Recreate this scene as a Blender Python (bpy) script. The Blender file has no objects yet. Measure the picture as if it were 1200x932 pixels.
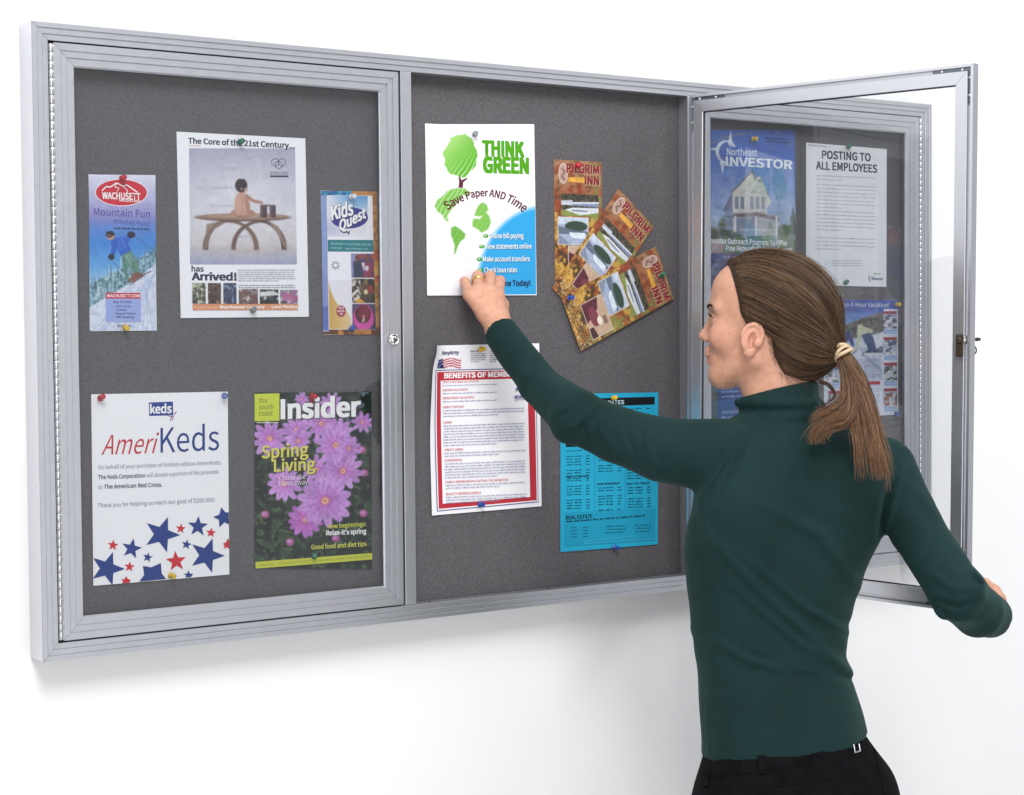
import bpy, bmesh, math, random
import numpy as np
from mathutils import Vector, Matrix, Euler
from mathutils.geometry import tessellate_polygon

scene = bpy.context.scene
COL = scene.collection

# ------------------------------------------------------------------ camera
# metres; x runs along the wall, y into it, z up; the cabinet's front is y=0 and its lower left corner the origin
CAM = np.array([-0.8491, -2.4657, 0.4690])
CR = np.array([0.8288, -0.5595, -0.0081])     # right
CU = np.array([0.0276, 0.0264, 0.9993])       # up
CF = np.array([0.5589, 0.8284, -0.0373])      # forward
FPX = 2073.0

def P(px, py, d):
    """the place d metres in front of the camera seen at that pixel of the 1200x932 photograph"""
    return CAM + (CF + CR * (px - 600) / FPX - CU * (py - 466) / FPX) * d

cam_data = bpy.data.cameras.new("camera")
cam = bpy.data.objects.new("camera", cam_data)
COL.objects.link(cam)
m = Matrix.Identity(4)
for i in range(3):
    m[i][0], m[i][1], m[i][2], m[i][3] = CR[i], CU[i], -CF[i], CAM[i]
cam.matrix_world = m
cam_data.sensor_width = 36
cam_data.lens = 36 * FPX / 1200
cam_data.clip_start = 0.05
cam_data.clip_end = 60
scene.camera = cam

# ------------------------------------------------------------------ light
world = bpy.data.worlds.new("World")
scene.world = world
world.use_nodes = True
bg = world.node_tree.nodes["Background"]
bg.inputs[0].default_value = (0.93, 0.95, 1.0, 1)
bg.inputs[1].default_value = 0.47

def area(name, loc, target, sx, sy, power, colour=(1, 1, 1)):
    l = bpy.data.lights.new(name, 'AREA')
    l.shape = 'RECTANGLE'; l.size = sx; l.size_y = sy; l.energy = power; l.color = colour
    o = bpy.data.objects.new(name, l)
    COL.objects.link(o)
    o.location = loc
    o.rotation_euler = (Vector(target) - Vector(loc)).to_track_quat('-Z', 'Y').to_euler()
    return o

area("softbox_key", (-0.9, -2.7, 2.8), (0.7, 0, 0.35), 1.1, 1.1, 86, (1.0, 0.99, 0.98))
area("softbox_top", (0.6, -2.1, 3.6), (0.9, 0, 0.2), 3.6, 1.4, 58, (0.98, 0.99, 1.0))
area("softbox_right", (3.9, -1.9, 2.7), (1.0, 0, 0.1), 1.0, 1.0, 36, (0.99, 0.99, 1.0))
area("added_fill_low", (-1.2, -5.2, 0.2), (1.3, 0, -0.1), 3.0, 2.0, 92, (1.0, 0.99, 0.98))  # added fill from behind the camera, put in to whiten the lower wall

vs = scene.view_settings
vs.view_transform = 'Standard'; vs.look = 'None'; vs.exposure = 0.0; vs.gamma = 1.0
scene.render.engine = 'CYCLES'
scene.cycles.use_denoising = True
scene.cycles.max_bounces = 8
scene.cycles.transparent_max_bounces = 12
scene.cycles.caustics_reflective = False
scene.cycles.caustics_refractive = False

# ------------------------------------------------------------------ materials
def lin(c):
    """'#rrggbb' or an sRGB triple 0..255 -> linear triple"""
    if isinstance(c, str):
        c = [int(c[i:i + 2], 16) for i in (1, 3, 5)]
    c = np.asarray(c, float) / 255.0
    return np.where(c <= 0.04045, c / 12.92, ((c + 0.055) / 1.055) ** 2.4)

def mat(name, colour=(0.5, 0.5, 0.5), rough=0.5, metal=0.0, spec=0.5):
    mt = bpy.data.materials.new(name)
    mt.use_nodes = True
    b = mt.node_tree.nodes["Principled BSDF"]
    b.inputs["Base Color"].default_value = (*colour, 1)
    b.inputs["Roughness"].default_value = rough
    b.inputs["Metallic"].default_value = metal
    b.inputs["Specular IOR Level"].default_value = spec
    mt["bsdf"] = b.name
    return mt

def nodes(mt):
    nt = mt.node_tree
    return nt, nt.nodes["Principled BSDF"]

def nn(nt, kind, **kw):
    n = nt.nodes.new(kind)
    for k, v in kw.items():
        setattr(n, k, v)
    return n

def noise(nt, scale, detail=3, rough=0.5, coord='Object', vec=None, stretch=None):
    tc = nn(nt, 'ShaderNodeTexCoord')
    n = nn(nt, 'ShaderNodeTexNoise')
    n.inputs['Scale'].default_value = scale
    n.inputs['Detail'].default_value = detail
    n.inputs['Roughness'].default_value = rough
    src = tc.outputs[coord]
    if stretch:
        mp = nn(nt, 'ShaderNodeMapping')
        mp.inputs['Scale'].default_value = stretch
        nt.links.new(src, mp.inputs['Vector']); src = mp.outputs[0]
    nt.links.new(src, n.inputs['Vector'])
    return n

def ramp(nt, src, stops):
    r = nn(nt, 'ShaderNodeValToRGB')
    el = r.color_ramp.elements
    while len(el) < len(stops):
        el.new(0.5)
    for e, (p, c) in zip(el, stops):
        e.position = p; e.color = (*c, 1)
    nt.links.new(src, r.inputs[0])
    return r

def bump(nt, b, src, strength, dist):
    bp = nn(nt, 'ShaderNodeBump')
    bp.inputs['Strength'].default_value = strength
    bp.inputs['Distance'].default_value = dist
    nt.links.new(src, bp.inputs['Height'])
    nt.links.new(bp.outputs[0], b.inputs['Normal'])
    return bp

M = {}
# painted wall
M['wall'] = mat('wall_paint', (0.86, 0.86, 0.87), 0.7)
nt, b = nodes(M['wall'])
n = noise(nt, 2.2, 4)
r = ramp(nt, n.outputs['Fac'], [(0.3, (0.865, 0.865, 0.87)), (0.7, (0.89, 0.89, 0.895))])
nt.links.new(r.outputs[0], b.inputs['Base Color'])
n2 = noise(nt, 260, 3)
bump(nt, b, n2.outputs['Fac'], 0.06, 0.001)
M['floor'] = mat('floor_vinyl', (0.5, 0.5, 0.5), 0.5)
nt, b = nodes(M['floor'])
n = noise(nt, 6, 5)
r = ramp(nt, n.outputs['Fac'], [(0.3, (0.52, 0.52, 0.52)), (0.7, (0.6, 0.6, 0.6))])
nt.links.new(r.outputs[0], b.inputs['Base Color'])

def aluminium(name, col, rough, stretch):
    mt = mat(name, col, rough, 0.85)
    nt, b = nodes(mt)
    n = noise(nt, 55, 4, 0.6, stretch=stretch)
    c = np.array(col)
    r = ramp(nt, n.outputs['Fac'], [(0.25, tuple(c * 0.975)), (0.75, tuple(np.minimum(c * 1.02, 1)))])
    nt.links.new(r.outputs[0], b.inputs['Base Color'])
    r2 = nn(nt, 'ShaderNodeMapRange')
    r2.inputs['To Min'].default_value = rough - 0.03; r2.inputs['To Max'].default_value = rough + 0.04
    nt.links.new(n.outputs['Fac'], r2.inputs['Value'])
    nt.links.new(r2.outputs[0], b.inputs['Roughness'])
    return mt
M['alu'] = aluminium('satin_aluminium', (0.66, 0.67, 0.71), 0.33, (1, 1, 1))
M['alu_in'] = aluminium('mill_aluminium', (0.56, 0.55, 0.55), 0.48, (1, 1, 1))
M['steel'] = mat('bright_steel', (0.62, 0.63, 0.64), 0.34, 1.0)
M['zinc'] = mat('zinc_plate', (0.16, 0.19, 0.21), 0.3, 0.9)
M['chrome'] = mat('chrome', (0.7, 0.68, 0.66), 0.12, 1.0)
M['dark'] = mat('dark_gasket', (0.02, 0.02, 0.022), 0.6)
M['brass'] = mat('dark_bronze', (0.10, 0.075, 0.055), 0.35, 0.6)
M['gold'] = mat('gold', (0.85, 0.6, 0.22), 0.2, 1.0)

# grey speckled tack fabric
M['fabric'] = mat('tack_fabric', (0.1, 0.09, 0.1), 0.95, spec=0.15)
nt, b = nodes(M['fabric'])
n = noise(nt, 430, 2, 0.7)
n2 = noise(nt, 900, 2, 0.6)
mx = nn(nt, 'ShaderNodeMath', operation='ADD')
nt.links.new(n.outputs['Fac'], mx.inputs[0]); nt.links.new(n2.outputs['Fac'], mx.inputs[1])
hf = nn(nt, 'ShaderNodeMath', operation='MULTIPLY'); hf.inputs[1].default_value = 0.5
nt.links.new(mx.outputs[0], hf.inputs[0])
r = ramp(nt, hf.outputs[0], [(0.34, (0.070, 0.066, 0.071)), (0.5, (0.107, 0.101, 0.109)), (0.66, (0.160, 0.153, 0.163))])
nt.links.new(r.outputs[0], b.inputs['Base Color'])
bump(nt, b, hf.outputs[0], 0.5, 0.0012)

# clear door glass: what passes straight through plus the mirror share of its two faces
def glass(name):
    mt = bpy.data.materials.new(name)
    mt.use_nodes = True
    nt = mt.node_tree
    nt.nodes.clear()
    out = nn(nt, 'ShaderNodeOutputMaterial')
    tr = nn(nt, 'ShaderNodeBsdfTransparent'); tr.inputs[0].default_value = (0.945, 0.952, 0.955, 1)
    gl = nn(nt, 'ShaderNodeBsdfGlossy'); gl.inputs['Roughness'].default_value = 0.03
    lw = nn(nt, 'ShaderNodeLayerWeight')
    pw = nn(nt, 'ShaderNodeMath', operation='POWER'); pw.inputs[1].default_value = 5.0
    nt.links.new(lw.outputs['Facing'], pw.inputs[0])
    fr = nn(nt, 'ShaderNodeMapRange'); fr.inputs['To Min'].default_value = 0.065; fr.inputs['To Max'].default_value = 1.0
    nt.links.new(pw.outputs[0], fr.inputs['Value'])
    mx = nn(nt, 'ShaderNodeMixShader')
    nt.links.new(fr.outputs[0], mx.inputs[0]); nt.links.new(tr.outputs[0], mx.inputs[1])
    nt.links.new(gl.outputs[0], mx.inputs[2]); nt.links.new(mx.outputs[0], out.inputs[0])
    return mt
M['glass'] = glass('clear_glass')

# printed paper: the ink is a colour attribute
def print_mat(name, rough, spec):
    mt = mat(name, (0.8, 0.8, 0.8), rough, spec=spec)
    nt, b = nodes(mt)
    at_ = nn(nt, 'ShaderNodeVertexColor', layer_name='ink')
    nt.links.new(at_.outputs[0], b.inputs['Base Color'])
    n = noise(nt, 900, 2)
    bump(nt, b, n.outputs['Fac'], 0.05, 0.0002)
    return mt
M['print'] = print_mat('printed_gloss_paper', 0.42, 0.4)
M['matte'] = print_mat('printed_plain_paper', 0.8, 0.2)

# ------------------------------------------------------------------ object helpers
def tag(o, label=None, cat=None, group=None, kind=None):
    if label: o['label'] = label
    if cat: o['category'] = cat
    if group: o['group'] = group
    if kind: o['kind'] = kind
    return o

def link_mesh(name, me, material, parent=None):
    o = bpy.data.objects.new(name, me)
    COL.objects.link(o)
    for mm in (material if isinstance(material, (list, tuple)) else [material]):
        me.materials.append(mm)
    if parent is not None:
        o.parent = parent
    return o

def empty(name, loc=(0, 0, 0), parent=None):
    o = bpy.data.objects.new(name, None)
    COL.objects.link(o)
    o.location = loc
    o.empty_display_size = 0.05
    if parent is not None: o.parent = parent
    return o

def fast_mesh(name, V, F, smooth=True):
    """V (n,3) array, F (m,3) or (m,4) int array"""
    V = np.asarray(V, np.float32); F = np.asarray(F, np.int32)
    me = bpy.data.meshes.new(name)
    k = F.shape[1]
    me.vertices.add(len(V)); me.vertices.foreach_set('co', V.ravel())
    me.loops.add(F.size); me.loops.foreach_set('vertex_index', F.ravel())
    me.polygons.add(len(F))
    me.polygons.foreach_set('loop_start', np.arange(0, F.size, k, dtype=np.int32))
    me.polygons.foreach_set('use_smooth', np.full(len(F), smooth, bool))
    me.update(calc_edges=True)
    me.validate()
    return me

class MB:
    """collects simple solids into one mesh"""
    def __init__(self): self.bm = bmesh.new()
    def box(self, x0, x1, y0, y1, z0, z1, bev=0.0):
        r = bmesh.ops.create_cube(self.bm, size=1)
        bmesh.ops.scale(self.bm, vec=(x1 - x0, y1 - y0, z1 - z0), verts=r['verts'])
        bmesh.ops.translate(self.bm, vec=((x0 + x1) / 2, (y0 + y1) / 2, (z0 + z1) / 2), verts=r['verts'])
        if bev:
            es = {e for v in r['verts'] for e in v.link_edges}
            bmesh.ops.bevel(self.bm, geom=list(es), offset=bev, segments=2, affect='EDGES', profile=0.6)
        return self
    def lathe(self, prof, loc=(0, 0, 0), axis=(0, 0, 1), n=16, caps=True):
        """prof: (radius, height) pairs along axis"""
        q = Vector((0, 0, 1)).rotation_difference(Vector(axis).normalized())
        rings = []
        for rr, hh in prof:
            rings.append([self.bm.verts.new(Vector(loc) + q @ Vector((rr * math.cos(2 * math.pi * i / n), rr * math.sin(2 * math.pi * i / n), hh))) for i in range(n)])
        for a, c in zip(rings, rings[1:]):
            for i in range(n):
                f = self.bm.faces.new((a[i], a[(i + 1) % n], c[(i + 1) % n], c[i])); f.smooth = True
        if caps:
            self.bm.faces.new(rings[0][::-1]); self.bm.faces.new(rings[-1])
        return self
    def torus(self, c, axis, R, r, n=32, k=8, squash=1.0, phase=0.0, wob=0.0):
        q = Vector((0, 0, 1)).rotation_difference(Vector(axis).normalized())
        rings = []
        for i in range(n):
            a = 2 * math.pi * i / n
            ring = []
            for j in range(k):
                t = 2 * math.pi * j / k
                rr = R + r * math.cos(t)
                ring.append(self.bm.verts.new(Vector(c) + q @ Vector((rr * math.cos(a), rr * math.sin(a) * squash, r * math.sin(t) + wob * math.sin(2 * a + phase)))))
            rings.append(ring)
        for i in range(n):
            for j in range(k):
                f = self.bm.faces.new((rings[i][j], rings[(i + 1) % n][j], rings[(i + 1) % n][(j + 1) % k], rings[i][(j + 1) % k])); f.smooth = True
        return self
    def build(self, name, material, parent=None):
        me = bpy.data.meshes.new(name)
        bmesh.ops.recalc_face_normals(self.bm, faces=self.bm.faces[:])
        self.bm.to_mesh(me); self.bm.free()
        return link_mesh(name, me, material, parent)

def sweep_frame(bm, x0, x1, z0, z1, prof, closed=False, gap=0.00025):
    """four mitred lengths of a profile [(inset, y)...] round a rectangle, a hairline joint at each mitre"""
    def corner(i, ins):
        return [(x0 + ins, z0 + ins), (x1 - ins, z0 + ins), (x1 - ins, z1 - ins), (x0 + ins, z1 - ins)][i]
    for s in range(4):
        e = (s + 1) % 4
        dx, dz = [(1, 0), (0, 1), (-1, 0), (0, -1)][s]
        A, B = [], []
        for ins, y in prof:
            ax, az = corner(s, ins); bx, bz = corner(e, ins)
            A.append(bm.verts.new((ax + dx * gap, y, az + dz * gap)))
            B.append(bm.verts.new((bx - dx * gap, y, bz - dz * gap)))
        k = len(prof)
        for i in range(k if closed else k - 1):
            j = (i + 1) % k
            bm.faces.new((A[i], A[j], B[j], B[i]))
        if closed:
            bm.faces.new(A); bm.faces.new(B[::-1])

# ------------------------------------------------------------------ setting
W, H, D = 1.829, 0.914, 0.052
FLOOR = -1.09
mb = MB(); mb.box(-4.2, 8.0, D + 0.0015, D + 0.1, FLOOR, 3.2)
tag(mb.build('wall', M['wall']), 'plain white painted wall behind the display cabinet', kind='structure')
mb = MB(); mb.box(-4.2, 8.0, -6.0, D + 0.0015, FLOOR - 0.1, FLOOR)
tag(mb.build('floor', M['floor']), 'pale floor below the wall', kind='structure')

# ------------------------------------------------------------------ cabinet
CORK = 0.031
cabinet = empty('display_cabinet', (W / 2, D, 0))
tag(cabinet, 'wide silver aluminium enclosed bulletin board hung on the white wall', 'bulletin board')
off = Vector((-W / 2, -D, 0))

def part(o, parent=cabinet):
    o.parent = parent
    o.location = off if parent is cabinet else (0, 0, 0)
    return o

bm = bmesh.new()
prof = [(0, D), (0, 0.0008), (0.0008, 0), (0.0074, 0), (0.0079, 0.0006), (0.0079, 0.0036), (0.0087, 0.0036), (0.0087, 0.0022), (0.0157, 0.0022),
        (0.0162, 0.0028), (0.0162, 0.0058), (0.0170, 0.0058), (0.0170, 0.0044), (0.0245, 0.0044), (0.0250, 0.0050), (0.0250, D - 0.003)]
sweep_frame(bm, 0, W, 0, H, prof)
bmesh.ops.recalc_face_normals(bm, faces=bm.faces[:])
me = bpy.data.meshes.new('outer_frame'); bm.to_mesh(me); bm.free()
part(link_mesh('outer_frame', me, M['alu']))
mb = MB(); mb.box(0.0253, W - 0.0253, CORK, D - 0.001, 0.0253, H - 0.0253)
part(mb.build('tack_board', M['fabric']))
mb = MB(); mb.box(0.002, W - 0.002, D - 0.0008, D + 0.0005, 0.002, H - 0.002)
part(mb.build('back_sheet', M['alu_in']))
for x in (0.606, 1.203):
    mb = MB(); mb.box(x, x + 0.020, 0.0046, CORK - 0.0004, 0.0255, H - 0.0255, 0.0007)
    part(mb.build('mullion', M['alu']))
# two rivets in the sill of the middle bay
for px in (0.66, 0.90):
    mb = MB(); mb.lathe([(0.0022, 0), (0.0018, 0.0006), (0.0006, 0.0009)], (px, 0.018, 0.0251), (0, 0, 1), 10)
    part(mb.build('rivet', M['dark']))

DW, DZ0, DZ1 = 0.573, 0.0275, 0.8865
def make_door(side, loc, rot_z=0.0, sag=0.0, opened=False):
    """side=+1: the door runs to +x of its hinge line, -1: to -x. Origin on the hinge line."""
    x0, x1 = (0.004, DW) if side > 0 else (-DW, -0.004)
    bm = bmesh.new()
    prof = [(0, 0.0036), (0.0007, 0.0029), (0.0100, 0.0029), (0.0104, 0.0034), (0.0104, 0.0060), (0.0112, 0.0060), (0.0112, 0.0048), (0.0195, 0.0048),
            (0.0199, 0.0053), (0.0199, 0.0080), (0.0207, 0.0080), (0.0207, 0.0068), (0.0305, 0.0068), (0.0312, 0.0076), (0.0312, 0.0108),
            (0.0325, 0.0108), (0.0325, 0.0128), (0.0312, 0.0128), (0.0312, 0.0180), (0.0306, 0.0186), (0.0110, 0.0186), (0.0105, 0.0180),
            (0.0105, 0.0120), (0.0045, 0.0120), (0.0045, 0.0186), (0, 0.0186)]
    sweep_frame(bm, x0, x1, DZ0, DZ1, prof, closed=True)
    bmesh.ops.recalc_face_normals(bm, faces=bm.faces[:])
    me = bpy.data.meshes.new('cabinet_door'); bm.to_mesh(me); bm.free()
    door = link_mesh('cabinet_door', me, M['alu'], cabinet)
    door.location = Vector(loc) + off
    door.rotation_euler = Euler((0, sag, rot_z), 'XYZ')
    # glass between the rails
    mb = MB(); mb.box(x0 + 0.0318, x1 - 0.0318, 0.0111, 0.0125, DZ0 + 0.0318, DZ1 - 0.0318)
    mb.build('glass_pane', M['glass'], door)
    bm = bmesh.new()
    sweep_frame(bm, x0 + 0.0313, x1 - 0.0313, DZ0 + 0.0313, DZ1 - 0.0313, [(0, 0.0129), (0.0016, 0.0129), (0.0016, 0.0150), (0, 0.0150)], closed=True)
    bmesh.ops.recalc_face_normals(bm, faces=bm.faces[:])
    me = bpy.data.meshes.new('gasket'); bm.to_mesh(me); bm.free()
    link_mesh('gasket', me, M['dark'], door)
    # piano hinge
    mb = MB(); k = 70; step = (DZ1 - DZ0 - 0.004) / k
    for i in range(k):
        z = DZ0 + 0.002 + i * step
        mb.lathe([(0.0030, 0), (0.0033, 0.0004), (0.0033, step - 0.0010), (0.0030, step - 0.0006)], (0, 0.0036, z), (0, 0, 1), 10)
    mb.lathe([(0.0016, 0), (0.0016, DZ1 - DZ0 - 0.004)], (0, 0.0036, DZ0 + 0.002), (0, 0, 1), 8)
    s = side
    mb.box(min(0, s * 0.005), max(0, s * 0.005), 0.0043, 0.0053, DZ0 + 0.002, DZ1 - 0.002)
    mb.build('hinge', M['steel'], door)
    # lock
    lx = side * (DW - 0.0135); lz = 0.4575
    mb = MB()
    mb.lathe([(0.0095, 0.0), (0.0095, 0.0035), (0.0088, 0.0045), (0.0072, 0.0045), (0.0066, 0.003), (0.0060, 0.003), (0.0056, 0.0042), (0.001, 0.0042)], (lx, 0.0046, lz), (0, -1, 0), 24)
    mb.lathe([(0.0075, 0), (0.0075, 0.012), (0.006, 0.0125)], (lx, 0.0120, lz), (0, 1, 0), 18)
    lock = mb.build('lock', M['chrome'], door)
    mb = MB(); mb.box(lx - 0.0008, lx + 0.0008, -0.0003, 0.0006, lz - 0.0042, lz + 0.0042)
    mb.build('keyhole', M['dark'], door)
    if opened:
        mb = MB(); mb.box(lx - 0.0065, lx + 0.0065, 0.0246, 0.0268, lz - 0.027, lz + 0.0085, 0.002)
        mb.lathe([(0.0045, 0), (0.0045, 0.003), (0.003, 0.0038)], (lx, 0.0269, lz), (0, 1, 0), 14)
        mb.build('cam_bar', M['brass'], door)
        mb = MB()
        mb.box(lx - 0.0012, lx + 0.0012, -0.0350, 0.0005, lz - 0.0024, lz + 0.0024, 0.0006)
        mb.lathe([(0.0030, -0.001), (0.0034, 0), (0.0030, 0.001)], (lx, -0.0262, lz), (1, 0, 0), 20)
        mb.torus((lx, -0.0155, lz - 0.017), (0.3, 1, 0), 0.0062, 0.0012, 26, 6)
        mb.build('key', M['dark'], door)
    # corner brackets in the channel behind, with screws
    if opened:
        for cx, sx in ((x0, 1), (x1, -1)):
            for cz, sz in ((DZ1, -1), (DZ0, 1)):
                mb = MB()
                a, c = cx + sx * 0.0052, cx + sx * 0.075
                mb.box(min(a, c), max(a, c), 0.0122, 0.0145, cz + sz * 0.0098 if sz < 0 else cz + 0.0052, cz + sz * 0.0052 if sz < 0 else cz + 0.0098)
                a, c = cx + sx * 0.0052, cx + sx * 0.0098
                z0_, z1_ = sorted((cz + sz * 0.0100, cz + sz * 0.062))
                mb.box(min(a, c), max(a, c), 0.0122, 0.0145, z0_, z1_)
                br = mb.build('corner_bracket', M['zinc'], door)
                for ex, ez in ((0.0215, 0.0075), (0.058, 0.0075), (0.0075, 0.0215), (0.0075, 0.049)):
                    mb = MB(); mb.lathe([(0.0030, 0), (0.0030, 0.001), (0.0018, 0.0022), (0.0002, 0.0024)], (cx + sx * ex, 0.0146, cz + sz * ez), (0, 1, 0), 12)
                    mb.build('screw', M['steel'], door)
    return door

make_door(1, (0.0285, 0, 0))
make_door(-1, (1.2010, -0.002, 0), math.radians(100.8), -0.0125, True)
make_door(-1, (W - 0.0285, 0, 0))

# ------------------------------------------------------------------ printed sheets
_glyphs = {}
try:                                   # the plain grotesque that ships inside Blender; else its built-in face
    import os
    FONT = bpy.data.fonts.load(os.path.join(bpy.utils.system_resource('DATAFILES', path='fonts'), 'Noto Sans CJK Regular.woff2'))
except Exception:
    FONT = None
_cap = {}
def glyphs(s, bold=0.0, shear=0.0):
    """outline of a line of lettering as (verts, tris), capitals 1 high, starting at x=0"""
    key = (s, bold, shear)
    if key not in _glyphs:
        cu = bpy.data.curves.new('t', 'FONT')
        cu.body = s; cu.size = 1.0; cu.offset = bold if FONT is None else 0.0; cu.resolution_u = 3; cu.shear = shear
        if FONT is not None: cu.font = FONT
        ob = bpy.data.objects.new('t', cu)
        me = ob.to_mesh()
        v = np.empty(len(me.vertices) * 3, np.float32); me.vertices.foreach_get('co', v); v = v.reshape(-1, 3)[:, :2].astype(float)
        me.calc_loop_triangles()
        t = np.empty(len(me.loop_triangles) * 3, np.int32); me.loop_triangles.foreach_get('vertices', t)
        ob.to_mesh_clear(); bpy.data.objects.remove(ob); bpy.data.curves.remove(cu)
        v[:, 0] -= v[:, 0].min()
        if s == 'H': _cap['h'] = v[:, 1].max() - v[:, 1].min()
        elif 'h' not in _cap: glyphs('H')
        v /= _cap['h']
        _glyphs[key] = (v, t.reshape(-1, 3))
    return _glyphs[key]

def homography(src, dst):
    A = []
    for (x, y), (u, v) in zip(src, dst):
        A.append([x, y, 1, 0, 0, 0, -u * x, -u * y]); A.append([0, 0, 0, x, y, 1, -v * x, -v * y])
    h = np.linalg.solve(np.array(A, float), np.array(dst, float).ravel())
    return np.append(h, 1).reshape(3, 3)

def vnoise(h, w, cell, seed, octaves=3):
    """smooth value noise in 0..1"""
    rg = np.random.RandomState(seed); out = np.zeros((h, w)); amp, tot = 1.0, 0.0
    for o in range(octaves):
        gh, gw = int(h / cell) + 3, int(w / cell) + 3
        g = rg.rand(gh, gw)
        y = np.arange(h) / cell; x = np.arange(w) / cell
        yi, xi = y.astype(int), x.astype(int); fy, fx = y - yi, x - xi
        fy = fy * fy * (3 - 2 * fy); fx = fx * fx * (3 - 2 * fx)
        a = g[yi][:, xi]; b_ = g[yi][:, xi + 1]; c = g[yi + 1][:, xi]; d = g[yi + 1][:, xi + 1]
        out += amp * ((a * (1 - fx) + b_ * fx) * (1 - fy)[:, None] + (c * (1 - fx) + d * fx) * fy[:, None])
        tot += amp; amp *= 0.5; cell = max(1.0, cell / 2)
    return out / tot

class Pic:
    """a printed photograph, painted on a fine grid of coloured vertices; coordinates are the sheet's drawing units"""
    def __init__(self, x0, y0, x1, y1, nx, ny=None):
        self.e = (x0, y0, x1, y1); self.w = nx; self.h = ny or max(2, int(round(nx * abs((y1 - y0) / (x1 - x0)))))
        self.X, self.Y = np.meshgrid(np.linspace(x0, x1, self.w), np.linspace(y0, y1, self.h))
        self.a = np.ones((self.h, self.w, 3)) * 255.0
        self.px = abs(x1 - x0) / self.w
    def _c(self, c):
        if isinstance(c, str): return np.array([int(c[i:i + 2], 16) for i in (1, 3, 5)], float)
        return np.asarray(c, float)
    def blend(self, m, c):
        m = np.clip(m, 0, 1)[..., None]; c = self._c(c)
        self.a = self.a * (1 - m) + c * m; return self
    def vgrad(self, stops):
        ys = [s[0] for s in stops]; cs = np.array([self._c(s[1]) for s in stops])
        for k in range(3): self.a[..., k] = np.interp(self.Y, ys, cs[:, k])
        return self
    def sd_poly(self, pts):
        pts = np.asarray(pts, float); d = np.full(self.X.shape, 1e18); s = np.ones(self.X.shape)
        n = len(pts); j = n - 1
        for i in range(n):
            e = pts[j] - pts[i]; wx, wy = self.X - pts[i, 0], self.Y - pts[i, 1]
            t = np.clip((wx * e[0] + wy * e[1]) / (e @ e + 1e-12), 0, 1)
            d = np.minimum(d, (wx - e[0] * t) ** 2 + (wy - e[1] * t) ** 2)
            c1 = self.Y >= pts[i, 1]; c2 = self.Y < pts[j, 1]; c3 = e[0] * wy > e[1] * wx
            s = np.where((c1 & c2 & c3) | (~c1 & ~c2 & ~c3), -s, s); j = i
        return s * np.sqrt(d)
    def poly(self, pts, c, a=1.0, soft=1.0):
        return self.blend(np.clip(0.5 - self.sd_poly(pts) / (self.px * soft), 0, 1) * a, c)
    def ell(self, cx, cy, rx, ry, c, a=1.0, soft=1.0, rot=0.0):
        x, y = self.X - cx, self.Y - cy
        if rot:
            co, si = math.cos(rot), math.sin(rot); x, y = x * co + y * si, -x * si + y * co
        d = (np.sqrt((x / rx) ** 2 + (y / ry) ** 2) - 1) * min(rx, ry)
        return self.blend(np.clip(0.5 - d / (self.px * soft), 0, 1) * a, c)
    def line(self, pts, wd, c, a=1.0):
        d = np.full(self.X.shape, 1e9)
        for (ax, ay), (bx, by) in zip(pts, pts[1:]):
            ex, ey = bx - ax, by - ay
            t = np.clip(((self.X - ax) * ex + (self.Y - ay) * ey) / (ex * ex + ey * ey + 1e-9), 0, 1)
            d = np.minimum(d, np.hypot(self.X - ax - ex * t, self.Y - ay - ey * t))
        return self.blend(np.clip(0.5 - (d - wd / 2) / self.px, 0, 1) * a, c)
    def mottle(self, mask, c, cell, seed, lo=0.45, hi=0.6, a=1.0):
        n = vnoise(self.h, self.w, cell, seed)
        return self.blend(np.clip((n - lo) / (hi - lo), 0, 1) * mask * a, c)
    def grain(self, amp, seed=1):
        # photographic softness and fine tonal detail
        a = self.a; b_ = np.pad(a, ((1, 1), (1, 1), (0, 0)), 'edge')
        self.a = a * .5 + .125 * (b_[:-2, 1:-1] + b_[2:, 1:-1] + b_[1:-1, :-2] + b_[1:-1, 2:])
        n = vnoise(self.h, self.w, 5, seed + 300, 2) + .8 * vnoise(self.h, self.w, 12, seed + 301, 2) + .8 * vnoise(self.h, self.w, 2, seed + 302, 1)
        self.a = self.a * (1 + (n[..., None] - 1.3) * amp * .010)
        amp = amp * .6
        self.a = np.clip(self.a + (np.random.RandomState(seed).rand(self.h, self.w, 1) - 0.5) * amp, 0, 255); return self
    def inside(self, pts, soft=1.0):
        return np.clip(0.5 - self.sd_poly(pts) / (self.px * soft), 0, 1)

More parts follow.
